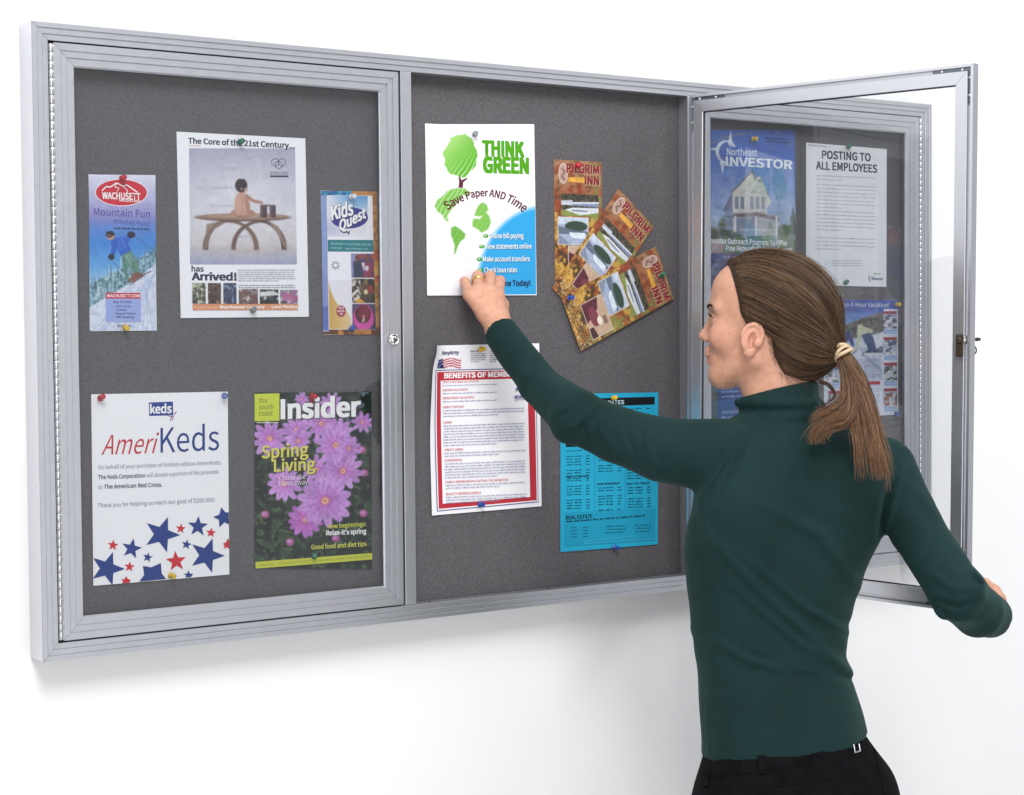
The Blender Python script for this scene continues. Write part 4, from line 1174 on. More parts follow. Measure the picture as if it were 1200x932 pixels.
# ---- navy leaflet behind the person's chin
def navy_sheet():
    S = Sheet('navy_leaflet', [(0, 0), (102, 0), (102, 229), (0, 229)], 102, 229)
    S.paper('#2f4690')
    S.begin('text_block')
    S.text('Join us for', (8, 186), (50, 186), 7, '#c9d2ee', .0); S.text('the entire month', (8, 197), (72, 197), 7, '#c9d2ee', .0)
    S.para(8, 20, 94, 9, 9, 4, '#9fb0de', 71); S.para(8, 120, 94, 5, 9, 4, '#9fb0de', 72)
    S.begin('emblem')
    p = Pic(28, 206, 96, 226, 40); p.a[:] = p._c('#2f4690'); p.ell(40, 216, 10, 6, '#a79ad2', 1, 4); p.mottle(np.ones(p.X.shape), '#8f86c8', 5, 161, .5, .6, .9); S.pic(p)
    return S

GRP = 'notices pinned in the display cabinet'
ski_sheet().build(.1425, .589, 0, 'narrow blue ski brochure with a red oval logo in the left bay', 'brochure')
bench_sheet().build(.3395, .634, math.radians(-.4), 'white poster of a baby sitting on an arched wooden bench', 'poster')
kids_sheet().build(.525, .5805, math.radians(-.5), 'narrow orange bordered childcare brochure beside the lock of the left door', 'brochure')
stars_sheet().build(.198, .240, math.radians(.4), 'white thank you notice with blue and red stars along its bottom', 'notice')
flower_sheet().build(.4555, .239, math.radians(.6), 'magazine with pink daisies on a dark cover and yellow green label', 'magazine')
green_sheet().build(.777, .671, math.radians(-.4), 'white and blue poster with a green tree and globe under the raised hand', 'poster')
inn = inn_sheet().build(.977, .650, 0, 'upright autumn coloured inn brochure, hindmost of the fanned three', 'brochure', .0004, 'fanned inn brochures')
def copy_tree(o, parent=None):
    c = o.copy(); COL.objects.link(c)
    if parent is not None: c.parent = parent
    for ch in [k for k in o.children]: copy_tree(ch, c)
    return c
for x, z, r, lift, lab in ((1.030, .599, 39.7, .0026, 'tilted inn brochure in the middle of the fanned three'), (1.0605, .5265, 66.3, .0050, 'most steeply tilted inn brochure lying in front of the fanned three')):
    c = copy_tree(inn); c.location = (x, CORK - .0005 - lift, z); c.rotation_euler = (0, math.radians(r), 0); c['label'] = lab
member_sheet().build(.784, .307, math.radians(-.4), 'red and blue bordered membership notice with a curling left edge below the hand', 'notice')
rate_sheet().build(1.043, .221, math.radians(.7), 'turquoise sheet of loan rates half hidden by the raised arm', 'notice')
house_sheet().build(1.3795, .6965, 0, 'blue magazine with a white gabled house behind the open glass door', 'magazine')
staff_sheet().build(1.624, .688, math.radians(.4), 'white text notice to all employees in the right bay', 'notice')
snow_sheet().build(1.663, .411, 0, 'pale blue snowboarding flyer behind the ponytail', 'flyer')
navy_sheet().build(1.345, .385, 0, 'plain navy leaflet showing under the chin of the person', 'leaflet')

# ------------------------------------------------------------------ push pins
def on_board(px, py, y=CORK):
    d = CF + CR * (px - 600) / FPX - CU * (py - 466) / FPX
    return CAM + d * ((y - CAM[1]) / d[1])
PIN = {}
for nm, c, tr in (('red', '#b81f30', 0), ('yellow', '#d8b428', 0), ('green', '#1c6a50', 0), ('blue', '#1f4aa0', 0), ('white', '#d8d8dc', 0), ('clear', '#c8ccd4', 1)):
    PIN[nm] = mat('pin_' + nm, tuple(lin(c)), 0.22, spec=0.6)
    if tr: PIN[nm].node_tree.nodes['Principled BSDF'].inputs['Transmission Weight'].default_value = 0.7
pin_mesh = {}
rg = random.Random(11)
def pin(colour, px, py, label, lift=0.0):
    if colour not in pin_mesh:
        mb = MB()
        mb.lathe([(0.0004, -0.001), (0.0005, 0.0030), (0.0044, 0.0031), (0.0048, 0.0036), (0.0046, 0.0046), (0.0026, 0.0058), (0.0024, 0.0098), (0.0036, 0.0112), (0.0042, 0.0120), (0.0041, 0.0130), (0.0030, 0.0134)], (0, 0, 0), (0, -1, 0), 18)
        o = mb.build('push_pin', PIN[colour]); pin_mesh[colour] = o.data
    else:
        o = bpy.data.objects.new('push_pin', pin_mesh[colour]); COL.objects.link(o)
    w = on_board(px, py, CORK - .004)
    o.location = (w[0], CORK - .0016 - lift, w[2])
    o.rotation_euler = (math.radians(rg.uniform(-22, 8)), 0, math.radians(rg.uniform(-24, 14)))
    tag(o, label, 'push pin', 'coloured push pins')
for a in [('red', 143, 210, 'red push pin at the top of the narrow ski brochure'), ('yellow', 147, 384, 'yellow push pin at the bottom of the ski brochure'),
          ('green', 281, 167, 'green push pin through the headline of the bench poster'), ('clear', 296, 365, 'clear push pin at the bottom of the bench poster'),
          ('white', 411, 231, 'white push pin at the top of the childcare brochure'), ('blue', 412, 387, 'blue push pin at the bottom of the childcare brochure'),
          ('red', 117, 468, 'red push pin in the left corner of the star notice'), ('blue', 264, 464, 'blue push pin in the right corner of the star notice'), ('yellow', 199, 674, 'yellow push pin at the bottom of the star notice'),
          ('red', 366, 465, 'red push pin at the top of the flower magazine'), ('green', 369, 653, 'green push pin at the bottom of the flower magazine'),
          ('clear', 557, 158, 'clear push pin at the top of the green tree poster'),
          ('red', 676, 196, 'red push pin in the upright inn brochure', .001), ('green', 773, 324, 'green push pin in the steeply tilted inn brochure', .005), ('blue', 664, 350, 'blue push pin where the inn brochures fan together', .006),
          ('yellow', 563, 410, 'yellow push pin above the red membership notice headline'), ('blue', 562, 592, 'blue push pin at the bottom of the membership notice'),
          ('yellow', 719, 467, 'yellow push pin in the black bar of the turquoise sheet'), ('blue', 719, 641, 'blue push pin at the bottom of the turquoise sheet'),
          ('yellow', 882, 163, 'yellow push pin at the top of the house magazine'), ('green', 994, 173, 'green push pin at the top of the employee notice'), ('green', 991, 332, 'green push pin at the bottom of the employee notice'),
          ('yellow', 1051, 357, 'yellow push pin at the corner of the snowboarding flyer'), ('blue', 1050, 485, 'blue push pin at the lower corner of the snowboarding flyer')]:
    pin(*a)

# ------------------------------------------------------------------ person
class Field:
    """a signed distance field on a regular grid, built up from rounded solids"""
    def __init__(self, lo, hi, h):
        self.lo = np.asarray(lo, float); self.h = h
        self.n = np.ceil((np.asarray(hi, float) - self.lo) / h).astype(int) + 1
        self.f = np.full(self.n, 0.2, np.float32)
    def sub(self, lo, hi):
        a = np.clip(np.floor((np.asarray(lo) - self.lo) / self.h).astype(int), 0, self.n)
        b_ = np.clip(np.ceil((np.asarray(hi) - self.lo) / self.h).astype(int) + 1, 0, self.n)
        if np.any(b_ <= a): return None, None
        s = tuple(slice(i, j) for i, j in zip(a, b_))
        g = [(self.lo[k] + np.arange(a[k], b_[k]) * self.h).astype(np.float32) for k in range(3)]
        return s, np.meshgrid(*g, indexing='ij', sparse=True)
    def mix(self, s, d, k, op):
        a = self.f[s]
        if op == 'add':
            if k <= 0: self.f[s] = np.minimum(a, d)
            else:
                hh = np.clip(0.5 + 0.5 * (a - d) / k, 0, 1); self.f[s] = a * (1 - hh) + d * hh - k * hh * (1 - hh)
        else:
            if k <= 0: self.f[s] = np.maximum(a, -d)
            else:
                hh = np.clip(0.5 - 0.5 * (a + d) / k, 0, 1); self.f[s] = a * (1 - hh) - d * hh + k * hh * (1 - hh)
    def cap(self, p, q, r0, r1, k=0.0, op='add'):
        p, q = np.asarray(p, float), np.asarray(q, float); m = max(r0, r1) + k + 3 * self.h
        s, g = self.sub(np.minimum(p, q) - m, np.maximum(p, q) + m)
        if s is None: return
        e = q - p; L = e @ e + 1e-12
        t = np.clip(((g[0] - p[0]) * e[0] + (g[1] - p[1]) * e[1] + (g[2] - p[2]) * e[2]) / L, 0, 1)
        d = np.sqrt((g[0] - p[0] - t * e[0]) ** 2 + (g[1] - p[1] - t * e[1]) ** 2 + (g[2] - p[2] - t * e[2]) ** 2) - (r0 + (r1 - r0) * t)
        self.mix(s, d.astype(np.float32), k, op)
    def chain(self, pts, rs, k=0.0):
        for i in range(len(pts) - 1): self.cap(pts[i], pts[i + 1], rs[i], rs[i + 1], k)
    def ell(self, c, r, ax, k=0.0, op='add'):
        """ellipsoid with radii r along the rows of ax"""
        c = np.asarray(c, float); m = max(r) + k + 3 * self.h
        s, g = self.sub(c - m, c + m)
        if s is None: return
        x = [g[i] - c[i] for i in range(3)]
        q = [(x[0] * ax[i][0] + x[1] * ax[i][1] + x[2] * ax[i][2]) for i in range(3)]
        k0 = np.sqrt(sum((q[i] / r[i]) ** 2 for i in range(3))); k1 = np.sqrt(sum((q[i] / r[i] ** 2) ** 2 for i in range(3))) + 1e-9
        self.mix(s, (k0 * (k0 - 1) / k1).astype(np.float32), k, op)
    def sample(self, p):
        i = np.clip(((p - self.lo) / self.h), 0, self.n - 1.001); j = i.astype(int); t = i - j
        out = 0
        for dx in (0, 1):
            for dy in (0, 1):
                for dz in (0, 1):
                    w_ = (t[:, 0] if dx else 1 - t[:, 0]) * (t[:, 1] if dy else 1 - t[:, 1]) * (t[:, 2] if dz else 1 - t[:, 2])
                    out = out + w_ * self.f[j[:, 0] + dx, j[:, 1] + dy, j[:, 2] + dz]
        return out
    def surface(self):
        """surface nets -> (verts, quads)"""
        f = self.f; s = f < 0
        nx, ny, nz = f.shape
        cnt = np.zeros((nx - 1, ny - 1, nz - 1), np.int8)
        for dx in (0, 1):
            for dy in (0, 1):
                for dz in (0, 1): cnt += s[dx:nx - 1 + dx, dy:ny - 1 + dy, dz:nz - 1 + dz]
        act = (cnt > 0) & (cnt < 8)
        ci = np.argwhere(act)
        idx = np.full(act.shape, -1, np.int32); idx[act] = np.arange(len(ci))
        acc = np.zeros((len(ci), 3)); num = np.zeros(len(ci))
        cs = [(a, b_, c) for a in (0, 1) for b_ in (0, 1) for c in (0, 1)]
        for i in range(8):
            for j in range(i + 1, 8):
                A, B = np.array(cs[i]), np.array(cs[j])
                if np.abs(A - B).sum() != 1: continue
                fa = f[tuple((ci + A).T)]; fb = f[tuple((ci + B).T)]
                m_ = (fa < 0) != (fb < 0)
                t = np.where(m_, fa / np.where(m_, fa - fb, 1), 0)
                acc += np.where(m_[:, None], A + t[:, None] * (B - A), 0); num += m_
        V = self.lo + (ci + acc / num[:, None]) * self.h
        Q = []
        for ax in range(3):
            o1, o2 = [k for k in range(3) if k != ax]
            sl0 = [slice(None)] * 3; sl1 = [slice(None)] * 3
            sl0[ax] = slice(0, -1); sl1[ax] = slice(1, None)
            ch = s[tuple(sl0)] != s[tuple(sl1)]
            e = np.argwhere(ch)
            e = e[(e[:, o1] > 0) & (e[:, o2] > 0) & (e[:, o1] < f.shape[o1] - 1) & (e[:, o2] < f.shape[o2] - 1)]
            ins = s[tuple(e.T)]
            def at4(a, b_):
                c = e.copy(); c[:, o1] -= a; c[:, o2] -= b_; return idx[tuple(c.T)]
            q = np.stack([at4(1, 1), at4(0, 1), at4(0, 0), at4(1, 0)], 1)
            flip = ~ins if ax != 1 else ins
            q[flip] = q[flip][:, ::-1]
            Q.append(q)
        return V, np.concatenate(Q)

def unit(v): v = np.asarray(v, float); return v / np.linalg.norm(v)
def rel(p):
    """pixel coordinates and distance of world points"""
    d = np.asarray(p, float) - CAM
    z = d @ CF
    return 600 + FPX * (d @ CR) / z, 466 - FPX * (d @ CU) / z, z

# --- the pose: joints
SL, ELB_L, WR_L = P(846, 536, 2.665), P(676, 488, 2.70), P(586, 389, 2.868)
SR, ELB_R, WR_R = P(1036, 550, 2.79), P(1121, 694, 2.635), P(1160, 722, 2.775)
HEADC = P(901, 398, 2.72)
fr = unit(-math.cos(math.radians(23)) * CR + math.sin(math.radians(23)) * CF + 0.015 * CU)
hu = unit(CU - (CU @ fr) * fr)
hl = np.cross(hu, fr)
HAX = [fr, hl, hu]
def HP(F, L, U): return HEADC + (fr * F + hl * L + hu * U) / 1000.0
def head_local(p):
    d = (np.asarray(p) - HEADC) * 1000
    return d @ fr, d @ hl, d @ hu

def build_head(F_):
    E = lambda c, r, k=0.0, op='add', ax=HAX: F_.ell(HP(*c), [x / 1000 for x in r], ax, k / 1000, op)
    K = lambda a, b_, r0, r1, k=0.0, op='add': F_.cap(HP(*a), HP(*b_), r0 / 1000, r1 / 1000, k / 1000, op)
    E((-3, 0, 50), (93, 72, 77))                       # skull
    E((36, 0, -1), (53, 53, 67), 22)                   # face
    E((20, 0, 78), (66, 60, 46), 20)                   # forehead
    E((66, 0, -42), (28, 33, 30), 16)                  # muzzle of the jaw
    E((76, 0, -60), (17, 20, 15), 14)                  # chin
    for s in (-1, 1):
        K((8, s * 50, -30), (66, s * 20, -59), 12, 12, 22)       # jaw line
        K((6, s * 60, 4), (8, s * 50, -30), 12, 11, 18)
        E((60, s * 40, 2), (22, 18, 20), 22)                     # cheek
        E((70, s * 25, -29), (13, 11, 13), 9)                   # corner of the mouth
        K((84, s * 8, 50), (66, s * 48, 47), 8, 7, 14)           # brow
        E((90, s * 33, 30), (15, 19, 12), 10, 'sub')             # eye socket
        E((70.5, s * 32, 29), (13.5, 14.5, 13), 3)
        E((86, s * 32, 25.5), (6, 12, 2.6), 1, 'sub')                   # eyeball under its lids
    K((85, 0, 38), (102, 0, 7), 7.2, 7.6, 9)           # nose
    E((103, 0, 5), (8.6, 8.2, 7.6), 5)
    for s in (-1, 1): E((94, s * 10, 1), (10, 6.5, 6.2), 5)
    E((94, 0, -18), (7, 10, 9), 7)                     # philtrum
    E((92.5, 0, -24.5), (7.5, 19, 5.0), 4); E((91, 0, -35.5), (7.5, 17, 5.6), 4)
    K((98.8, -11, -30), (98.8, 11, -30), 1.2, 1.2, 2.0, 'sub')
    E((96, 0, -48), (8, 16, 5), 8, 'sub')
    # neck
    F_.cap(HP(-16, 0, -8), P(915, 520, 2.72), .050, .051, .022)
    F_.cap(HP(8, 12, -42), P(903, 520, 2.71), .030, .032, .02)
    # ears
    for s in (-1, 1):
        t = unit(fr * -0.30 + hl * s * 0.95)             # outward normal, turned a little backwards
        up = unit(hu - 0.22 * fr); up = unit(up - (up @ t) * t); sd = np.cross(t, up)
        c = HP(9, s * 69, -6)
        def EP(a, b_, n_): return c + (sd * s * a * .86 + up * b_ * .84 + t * n_) / 1000.0
        AX = [sd, up, t]
        F_.ell(EP(0, 6, 2), [.0150, .0214, .0070], AX, .004)
        F_.ell(EP(0, -17, 2.5), [.0092, .0098, .0054], AX, .004)            # lobe
        F_.ell(EP(0, 1, 10), [.0080, .0128, .0090], AX, .003, 'sub')         # bowl
        F_.ell(EP(2, 16, 12), [.0082, .0072, .0060], AX, .003, 'sub')
        pts = [EP(18.5 * math.cos(a) * (.95 if math.sin(a) > 0 else .85), 7 + 25 * math.sin(a), 6) for a in np.linspace(-.9, 3.5, 14)]
        F_.chain(pts, [.0034] * 14, .002)                # rim
        pts = [EP(9.5 * math.cos(a), 5 + 15 * math.sin(a), 6.5) for a in np.linspace(-1.2, 1.6, 8)]
        F_.chain(pts, [.0027] * 8, .002)
        F_.ell(EP(-9.5, -1, 6), [.0050, .0065, .0050], AX, .003)              # tragus

# left hand: the back of it towards the viewer, fingertips pressing the poster to the board
LH = dict(index=[(583, 346, 2.912), (586, 329.5, 2.946), (582, 329, 2.968), (577, 336, 2.974)],
          middle=[(574, 341, 2.905), (574.5, 324, 2.938), (571, 325, 2.960), (568, 333, 2.964)],
          ring=[(561, 341, 2.898), (560, 323.5, 2.930), (558, 326, 2.950), (557, 335, 2.953)],
          little=[(550, 346, 2.892), (544.5, 330, 2.920), (544, 331, 2.936), (546, 339, 2.942)])
def build_left_hand(F_):
    w = WR_L
    for nm, rr in (('index', 1.0), ('middle', 1.03), ('ring', 1.0), ('little', .88)):
        j = [P(*a) for a in LH[nm]]
        F_.cap(w + (j[0] - w) * .1, j[0], .0165, .0118 * rr, .010)
    c = [P(*LH[k][0]) for k in LH]
    F_.cap(c[1] * .5 + w * .5, c[3] * .5 + w * .5, .0145, .0125, .008)
    for nm, rr in (('index', 1.0), ('middle', 1.03), ('ring', 1.0), ('little', .88)):
        j = [P(*a) for a in LH[nm]]
        F_.cap(j[0], j[0] + .0008 * -CF, .0108 * rr, .0108 * rr, .005)
        F_.cap(j[0], j[1], .0103 * rr, .0090 * rr, .003); F_.cap(j[1], j[2], .0090 * rr, .0080 * rr, .002); F_.cap(j[2], j[3], .0079 * rr, .0066 * rr, .002)
    F_.chain([P(*LH[k][0]) for k in LH], [.0088, .0095, .0090, .0078], .004)
    t = [P(588, 374, 2.885), P(588, 358, 2.925), P(584, 346, 2.958), P(579, 341, 2.976)]
    F_.chain(t, [.0135, .0112, .0098, .0082], .006)
    F_.chain([w, P(597, 403, 2.852), P(628, 446, 2.79)], [.0225, .0230, .0255], .008)

RHJ = dict(index=[(1165, 693, 2.822), (1154, 684, 2.838), (1147, 691, 2.828), (1145, 698, 2.812)],
           middle=[(1171, 703, 2.816), (1157, 696, 2.838), (1148, 702, 2.828), (1146, 709, 2.810)],
           ring=[(1172, 715, 2.810), (1158, 708, 2.832), (1149, 714, 2.822), (1147, 720, 2.806)],
           little=[(1168, 727, 2.804), (1157, 721, 2.822), (1150, 726, 2.812), (1148, 731, 2.800)])
def build_right_hand(F_):
    w = P(1163, 721, 2.770)
    for nm, rr in (('index', 1.0), ('middle', 1.03), ('ring', 1.0), ('little', .88)):
        j = [P(*a) for a in RHJ[nm]]
        F_.cap(w + (j[0] - w) * .15, j[0], .0155, .0108 * rr, .009)
        F_.chain(j, [.0102 * rr, .0090 * rr, .0080 * rr, .0068 * rr], .0025)
    F_.chain([P(1160, 708, 2.785), P(1151, 693, 2.785), P(1144, 690, 2.783), P(1137, 690, 2.780)], [.0150, .0118, .0100, .0082], .005)
    F_.chain([w, WR_R, P(1145, 716, 2.72)], [.022, .024, .030], .010)

def band(lst, box_lo, box_hi, pad): return np.minimum(box_lo, box_hi) - pad, np.maximum(box_lo, box_hi) + pad

def stations(F_, st, shrink=0.0, k=0.0, lo=None, hi=None, folds=None):
    """trunk solid from (row, left, right, depth ratio, centre distance) outlines, its broad side parallel to the wall"""
    st = np.array(st, float)
    s, g = F_.sub(lo, hi)
    X = np.stack(np.broadcast_arrays(*g), -1).astype(np.float32) - CAM.astype(np.float32)
    z = X @ CF.astype(np.float32); px = 600 + FPX * (X @ CR.astype(np.float32)) / z; py = 466 - FPX * (X @ CU.astype(np.float32)) / z
    del X
    def ip(col):
        return catmull(py, st[:, 0], st[:, col])
    xl, xr, ra, dc = ip(1), ip(2), ip(3), ip(4)
    vis = (xr - xl) / 2 / FPX * dc
    ca, sa = 0.829, 0.559
    a = vis / np.sqrt(ca ** 2 + (ra * sa) ** 2) - shrink; b_ = a * ra
    u = (px - (xl + xr) / 2) / FPX * z; v = z - dc
    qa = (u * ca + v * sa); qb = (-u * sa + v * ca)
    e = 2.25
    k0 = (np.abs(qa / a) ** e + np.abs(qb / b_) ** e) ** (1 / e)
    k1 = np.sqrt((qa / a ** 2) ** 2 + (qb / b_ ** 2) ** 2) + 1e-6
    d = (k0 - 1) * np.sqrt((qa / a) ** 2 + (qb / b_) ** 2) / k1
    top = (st[0, 0] - py) / FPX * dc; bot = (py - st[-1, 0]) / FPX * dc
    d = np.maximum(d, np.maximum(top, bot))
    F_.mix(s, d.astype(np.float32), k, 'add')

def catmull(x, xs, ys):
    """smooth interpolation through the stations"""
    fine = np.linspace(xs[0], xs[-1], 400)
    m_ = np.gradient(ys, xs)
    i = np.clip(np.searchsorted(xs, fine) - 1, 0, len(xs) - 2)
    hh = xs[i + 1] - xs[i]; t = (fine - xs[i]) / hh
    y = (2 * t ** 3 - 3 * t ** 2 + 1) * ys[i] + (t ** 3 - 2 * t ** 2 + t) * hh * m_[i] + (-2 * t ** 3 + 3 * t ** 2) * ys[i + 1] + (t ** 3 - t ** 2) * hh * m_[i + 1]
    return np.interp(x, fine, y).astype(np.float32)

TORSO = [(498, 872, 1000, .70, 2.725), (515, 850, 1024, .66, 2.725), (540, 836, 1040, .62, 2.725), (575, 822, 1042, .62, 2.725), (610, 811, 1036, .64, 2.725), (640, 806, 1026, .66, 2.725), (670, 808, 1013, .68, 2.722), (705, 811, 1001, .70, 2.72),
         (740, 814, 993, .72, 2.72), (775, 819, 993, .74, 2.72), (805, 822, 1000, .76, 2.72), (840, 824, 1010, .78, 2.72), (900, 826, 1024, .80, 2.72)]
FOLDS = [  # (polyline in the photograph, width px, height mm): the pulls and creases of the knit
    ([(828, 625), (896, 698), (947, 744), (1000, 790)], 9, 4.2), ([(852, 680), (930, 748), (985, 785)], 8, 4.0), ([(812, 738), (880, 775), (950, 788), (990, 800)], 8, 3.2),
    ([(895, 590), (962, 628), (1008, 690)], 11, 3.0), ([(946, 712), (996, 742)], 7, 4.5), ([(818, 585), (834, 645), (842, 705)], 8, 3.0), ([(960, 760), (1002, 790)], 8, 3.5),
    ([(858, 640), (935, 705), (990, 748)], 8, 2.6), ([(866, 500), (846, 545), (822, 582)], 5, 3.0), ([(880, 505), (862, 545), (838, 590)], 5, -2.6), ([(1060, 548), (1044, 600), (1036, 628)], 5, 2.6), ([(1050, 545), (1036, 590), (1028, 630)], 5, -2.6),
    ([(764, 492), (757, 520), (772, 556)], 6, 2.6), ([(740, 486), (735, 512), (748, 540)], 6, -2.2), ([(708, 480), (704, 505), (722, 532)], 6, 2.4), ([(682, 480), (684, 505), (690, 522)], 6, -2.0), ([(654, 505), (676, 498), (700, 476)], 6, 2.4), ([(650, 492), (668, 482), (684, 466)], 5, -2.0),
    ([(1085, 668), (1118, 690), (1152, 690)], 7, 3.0), ([(1098, 704), (1122, 712), (1150, 704)], 6, -3.0), ([(1100, 722), (1130, 730), (1162, 722)], 7, 2.6), ([(1075, 590), (1095, 620), (1080, 660)], 8, -1.8), ([(1060, 560), (1088, 590)], 8, 1.6),
    ([(1140, 668), (1156, 684)], 5, 3.5), ([(1096, 716), (1106, 726)], 5, 4.0), ([(870, 762), (940, 790), (1000, 796)], 6, -2.2)]
def fold_field(px, py):
    out = np.zeros(px.shape, np.float32)
    for pts, wd, hgt in FOLDS:
        d = np.full(px.shape, 1e9, np.float32); tt = np.zeros(px.shape, np.float32)
        n = len(pts) - 1; wd = wd * .74
        for i, ((ax, ay), (bx, by)) in enumerate(zip(pts, pts[1:])):
            ex, ey = bx - ax, by - ay; t = np.clip(((px - ax) * ex + (py - ay) * ey) / (ex * ex + ey * ey), 0, 1)
            dd = np.hypot(px - ax - ex * t, py - ay - ey * t)
            better = dd < d; d = np.where(better, dd, d); tt = np.where(better, (i + t) / n, tt)
        fade = np.sin(np.pi * np.clip(tt * .9 + .05, 0, 1)) ** .6
        out += (hgt / (480 if wd > 5 else 330)) * fade * (np.exp(-(d / wd) ** 2) - .45 * np.exp(-(d / (2.1 * wd)) ** 2))
    return out

ARM_L = [SL, P(775, 527, 2.675), P(722, 510, 2.69), ELB_L, P(631, 450, 2.785), WR_L]
ARM_R = [SR, P(1074, 620, 2.715), ELB_R, P(1145, 716, 2.705), WR_R]
def sweater_field():
    lo = np.array([0.66, -0.72, -0.215]); hi = np.array([1.47, -0.02, 0.53])
    F_ = Field(lo, hi, 0.0034)
    stations(F_, TORSO, 0, 0, P(906, 900, 2.72) - [.26, .24, .06], [1.30, -.22, .36])
    # shoulders
    nb = P(914, 512, 2.72)
    F_.cap(nb, SL, .047, .053, .030); F_.cap(nb, SR, .047, .046, .030)
    F_.ell(P(880, 585, 2.66), [.075, .045, .075], np.eye(3), .04)
    F_.ell(P(985, 590, 2.73), [.070, .045, .075], np.eye(3), .04)
    F_.chain(ARM_L, [.058, .0475, .0420, .0405, .0310, .0290], .008)
    F_.cap(P(665, 501, 2.70), P(672, 494, 2.70), .022, .034, .012)
    F_.chain(ARM_R, [.050, .0410, .0405, .0390, .0350], .008)
    # the rolled collar
    c0, c1 = P(916, 522, 2.72), P(913, 448, 2.718)
    F_.cap(c0, c1, .064, .0590, .016)
    a = unit(c1 - c0)
    for t, dr in ((.66, .0030), (.42, .0030), (.20, .003)):
        c = c0 + (c1 - c0) * t
        for i in range(16):
            u_ = np.cross(a, CR); v_ = np.cross(a, u_); u_, v_ = unit(u_), unit(v_)
            an = lambda q: c + (u_ * math.cos(q) + v_ * math.sin(q)) * (.0585 + (1 - t) * .005) + a * (.006 * math.sin(q + t * 9))
            F_.cap(an(i * math.pi / 8), an((i + 1) * math.pi / 8), .0055 + dr, .0055 + dr, .006)
    # folds
    s, g = F_.sub(lo, hi)
    X = np.stack(np.broadcast_arrays(*g), -1).astype(np.float32).reshape(-1, 3)
    fl = F_.f.reshape(-1); near = np.abs(fl) < .022
    px, py, z = rel(X[near])
    low = np.zeros(len(px), np.float32)
    fl[near] -= fold_field(px.astype(np.float32), py.astype(np.float32))
    # soft unevenness of knit over a body
    q = X[near]
    fl[near] -= (0.0009 * np.sin(q[:, 0] * 61 + q[:, 2] * 47 + np.sin(q[:, 2] * 31) * 2) * np.sin(q[:, 2] * 53 - q[:, 1] * 40)).astype(np.float32)
    # collar top, hem and cuffs are cut clean
    n1 = unit(CU + fr * .24); p1 = P(914, 457, 2.72)
    cut = (X - p1.astype(np.float32)) @ n1.astype(np.float32)
    nearc = np.linalg.norm(X - p1.astype(np.float32), axis=1) < .13
    fl[nearc] = np.maximum(fl[nearc], cut[nearc])
    hem = (HEM + .075 * (X[:, 0] - HEMX) - X[:, 2]); lowm = X[:, 2] < HEM + .05
    fl[lowm] = np.maximum(fl[lowm], hem[lowm])
    for w_, e_ in ((WR_L, ARM_L[-2]), (WR_R, ARM_R[-2])):
        ax = unit(w_ - e_); m_ = np.linalg.norm(X - w_.astype(np.float32), axis=1) < .09
        fl[m_] = np.maximum(fl[m_], ((X[m_] - w_) @ ax).astype(np.float32))
    F_.f = fl.reshape(F_.f.shape)
    return F_
HEM, HEMX = float(P(925, 869, 2.72)[2]), float(P(925, 869, 2.72)[0])

skin = mat('skin', (0.6, 0.34, 0.24), 0.45, spec=0.35)
nt, b = nodes(skin)
vc = nn(nt, 'ShaderNodeVertexColor', layer_name='tone')
n = noise(nt, 95, 6, .72)
mrg = nn(nt, 'ShaderNodeMix', data_type='RGBA', blend_type='MULTIPLY')
r = ramp(nt, n.outputs['Fac'], [(0.3, (0.84, 0.76, 0.73)), (0.55, (0.96, 0.94, 0.93)), (0.72, (1.0, 1.0, 1.0))])
mrg.inputs[0].default_value = 1.0
nt.links.new(vc.outputs[0], mrg.inputs[6]); nt.links.new(r.outputs[0], mrg.inputs[7]); nt.links.new(mrg.outputs[2], b.inputs['Base Color'])
b.inputs['Subsurface Weight'].default_value = 0.08; b.inputs['Subsurface Radius'].default_value = (0.006, 0.0022, 0.0012); b.inputs['Subsurface Scale'].default_value = 1.0
n2 = noise(nt, 700, 3, .6); bump(nt, b, n2.outputs['Fac'], 0.28, 0.0007)
M['skin'] = skin

knit = mat('green_knit', (0.013, 0.052, 0.045), 0.85, spec=0.2)
nt, b = nodes(knit)
n = noise(nt, 9, 4, .6); n3 = noise(nt, 1400, 2)
r = ramp(nt, n.outputs['Fac'], [(0.3, (0.0046, 0.0200, 0.0202)), (0.7, (0.0072, 0.0290, 0.0286))])
nt.links.new(r.outputs[0], b.inputs['Base Color'])
b.inputs['Sheen Weight'].default_value = 0.10; b.inputs['Sheen Roughness'].default_value = 0.4; b.inputs['Sheen Tint'].default_value = (0.35, 0.75, 0.65, 1)
tc = nn(nt, 'ShaderNodeTexCoord'); wv = nn(nt, 'ShaderNodeTexWave', bands_direction='X'); wv.inputs['Scale'].default_value = 62; wv.inputs['Distortion'].default_value = 0.6; wv.inputs['Detail'].default_value = 1
nt.links.new(tc.outputs['Object'], wv.inputs['Vector'])
sp = nn(nt, 'ShaderNodeSeparateXYZ'); nt.links.new(tc.outputs['Object'], sp.inputs[0])
mr = nn(nt, 'ShaderNodeMapRange'); mr.inputs['From Min'].default_value = HEM + .115; mr.inputs['From Max'].default_value = HEM + .095; mr.inputs['To Min'].default_value = .10
nt.links.new(sp.outputs['Z'], mr.inputs['Value'])
ml = nn(nt, 'ShaderNodeMath', operation='MULTIPLY'); nt.links.new(wv.outputs['Fac'], ml.inputs[0]); nt.links.new(mr.outputs[0], ml.inputs[1])
ad = nn(nt, 'ShaderNodeMath', operation='ADD'); nt.links.new(ml.outputs[0], ad.inputs[0])
sc_ = nn(nt, 'ShaderNodeMath', operation='MULTIPLY'); sc_.inputs[1].default_value = 0.6; nt.links.new(n3.outputs['Fac'], sc_.inputs[0]); nt.links.new(sc_.outputs[0], ad.inputs[1])
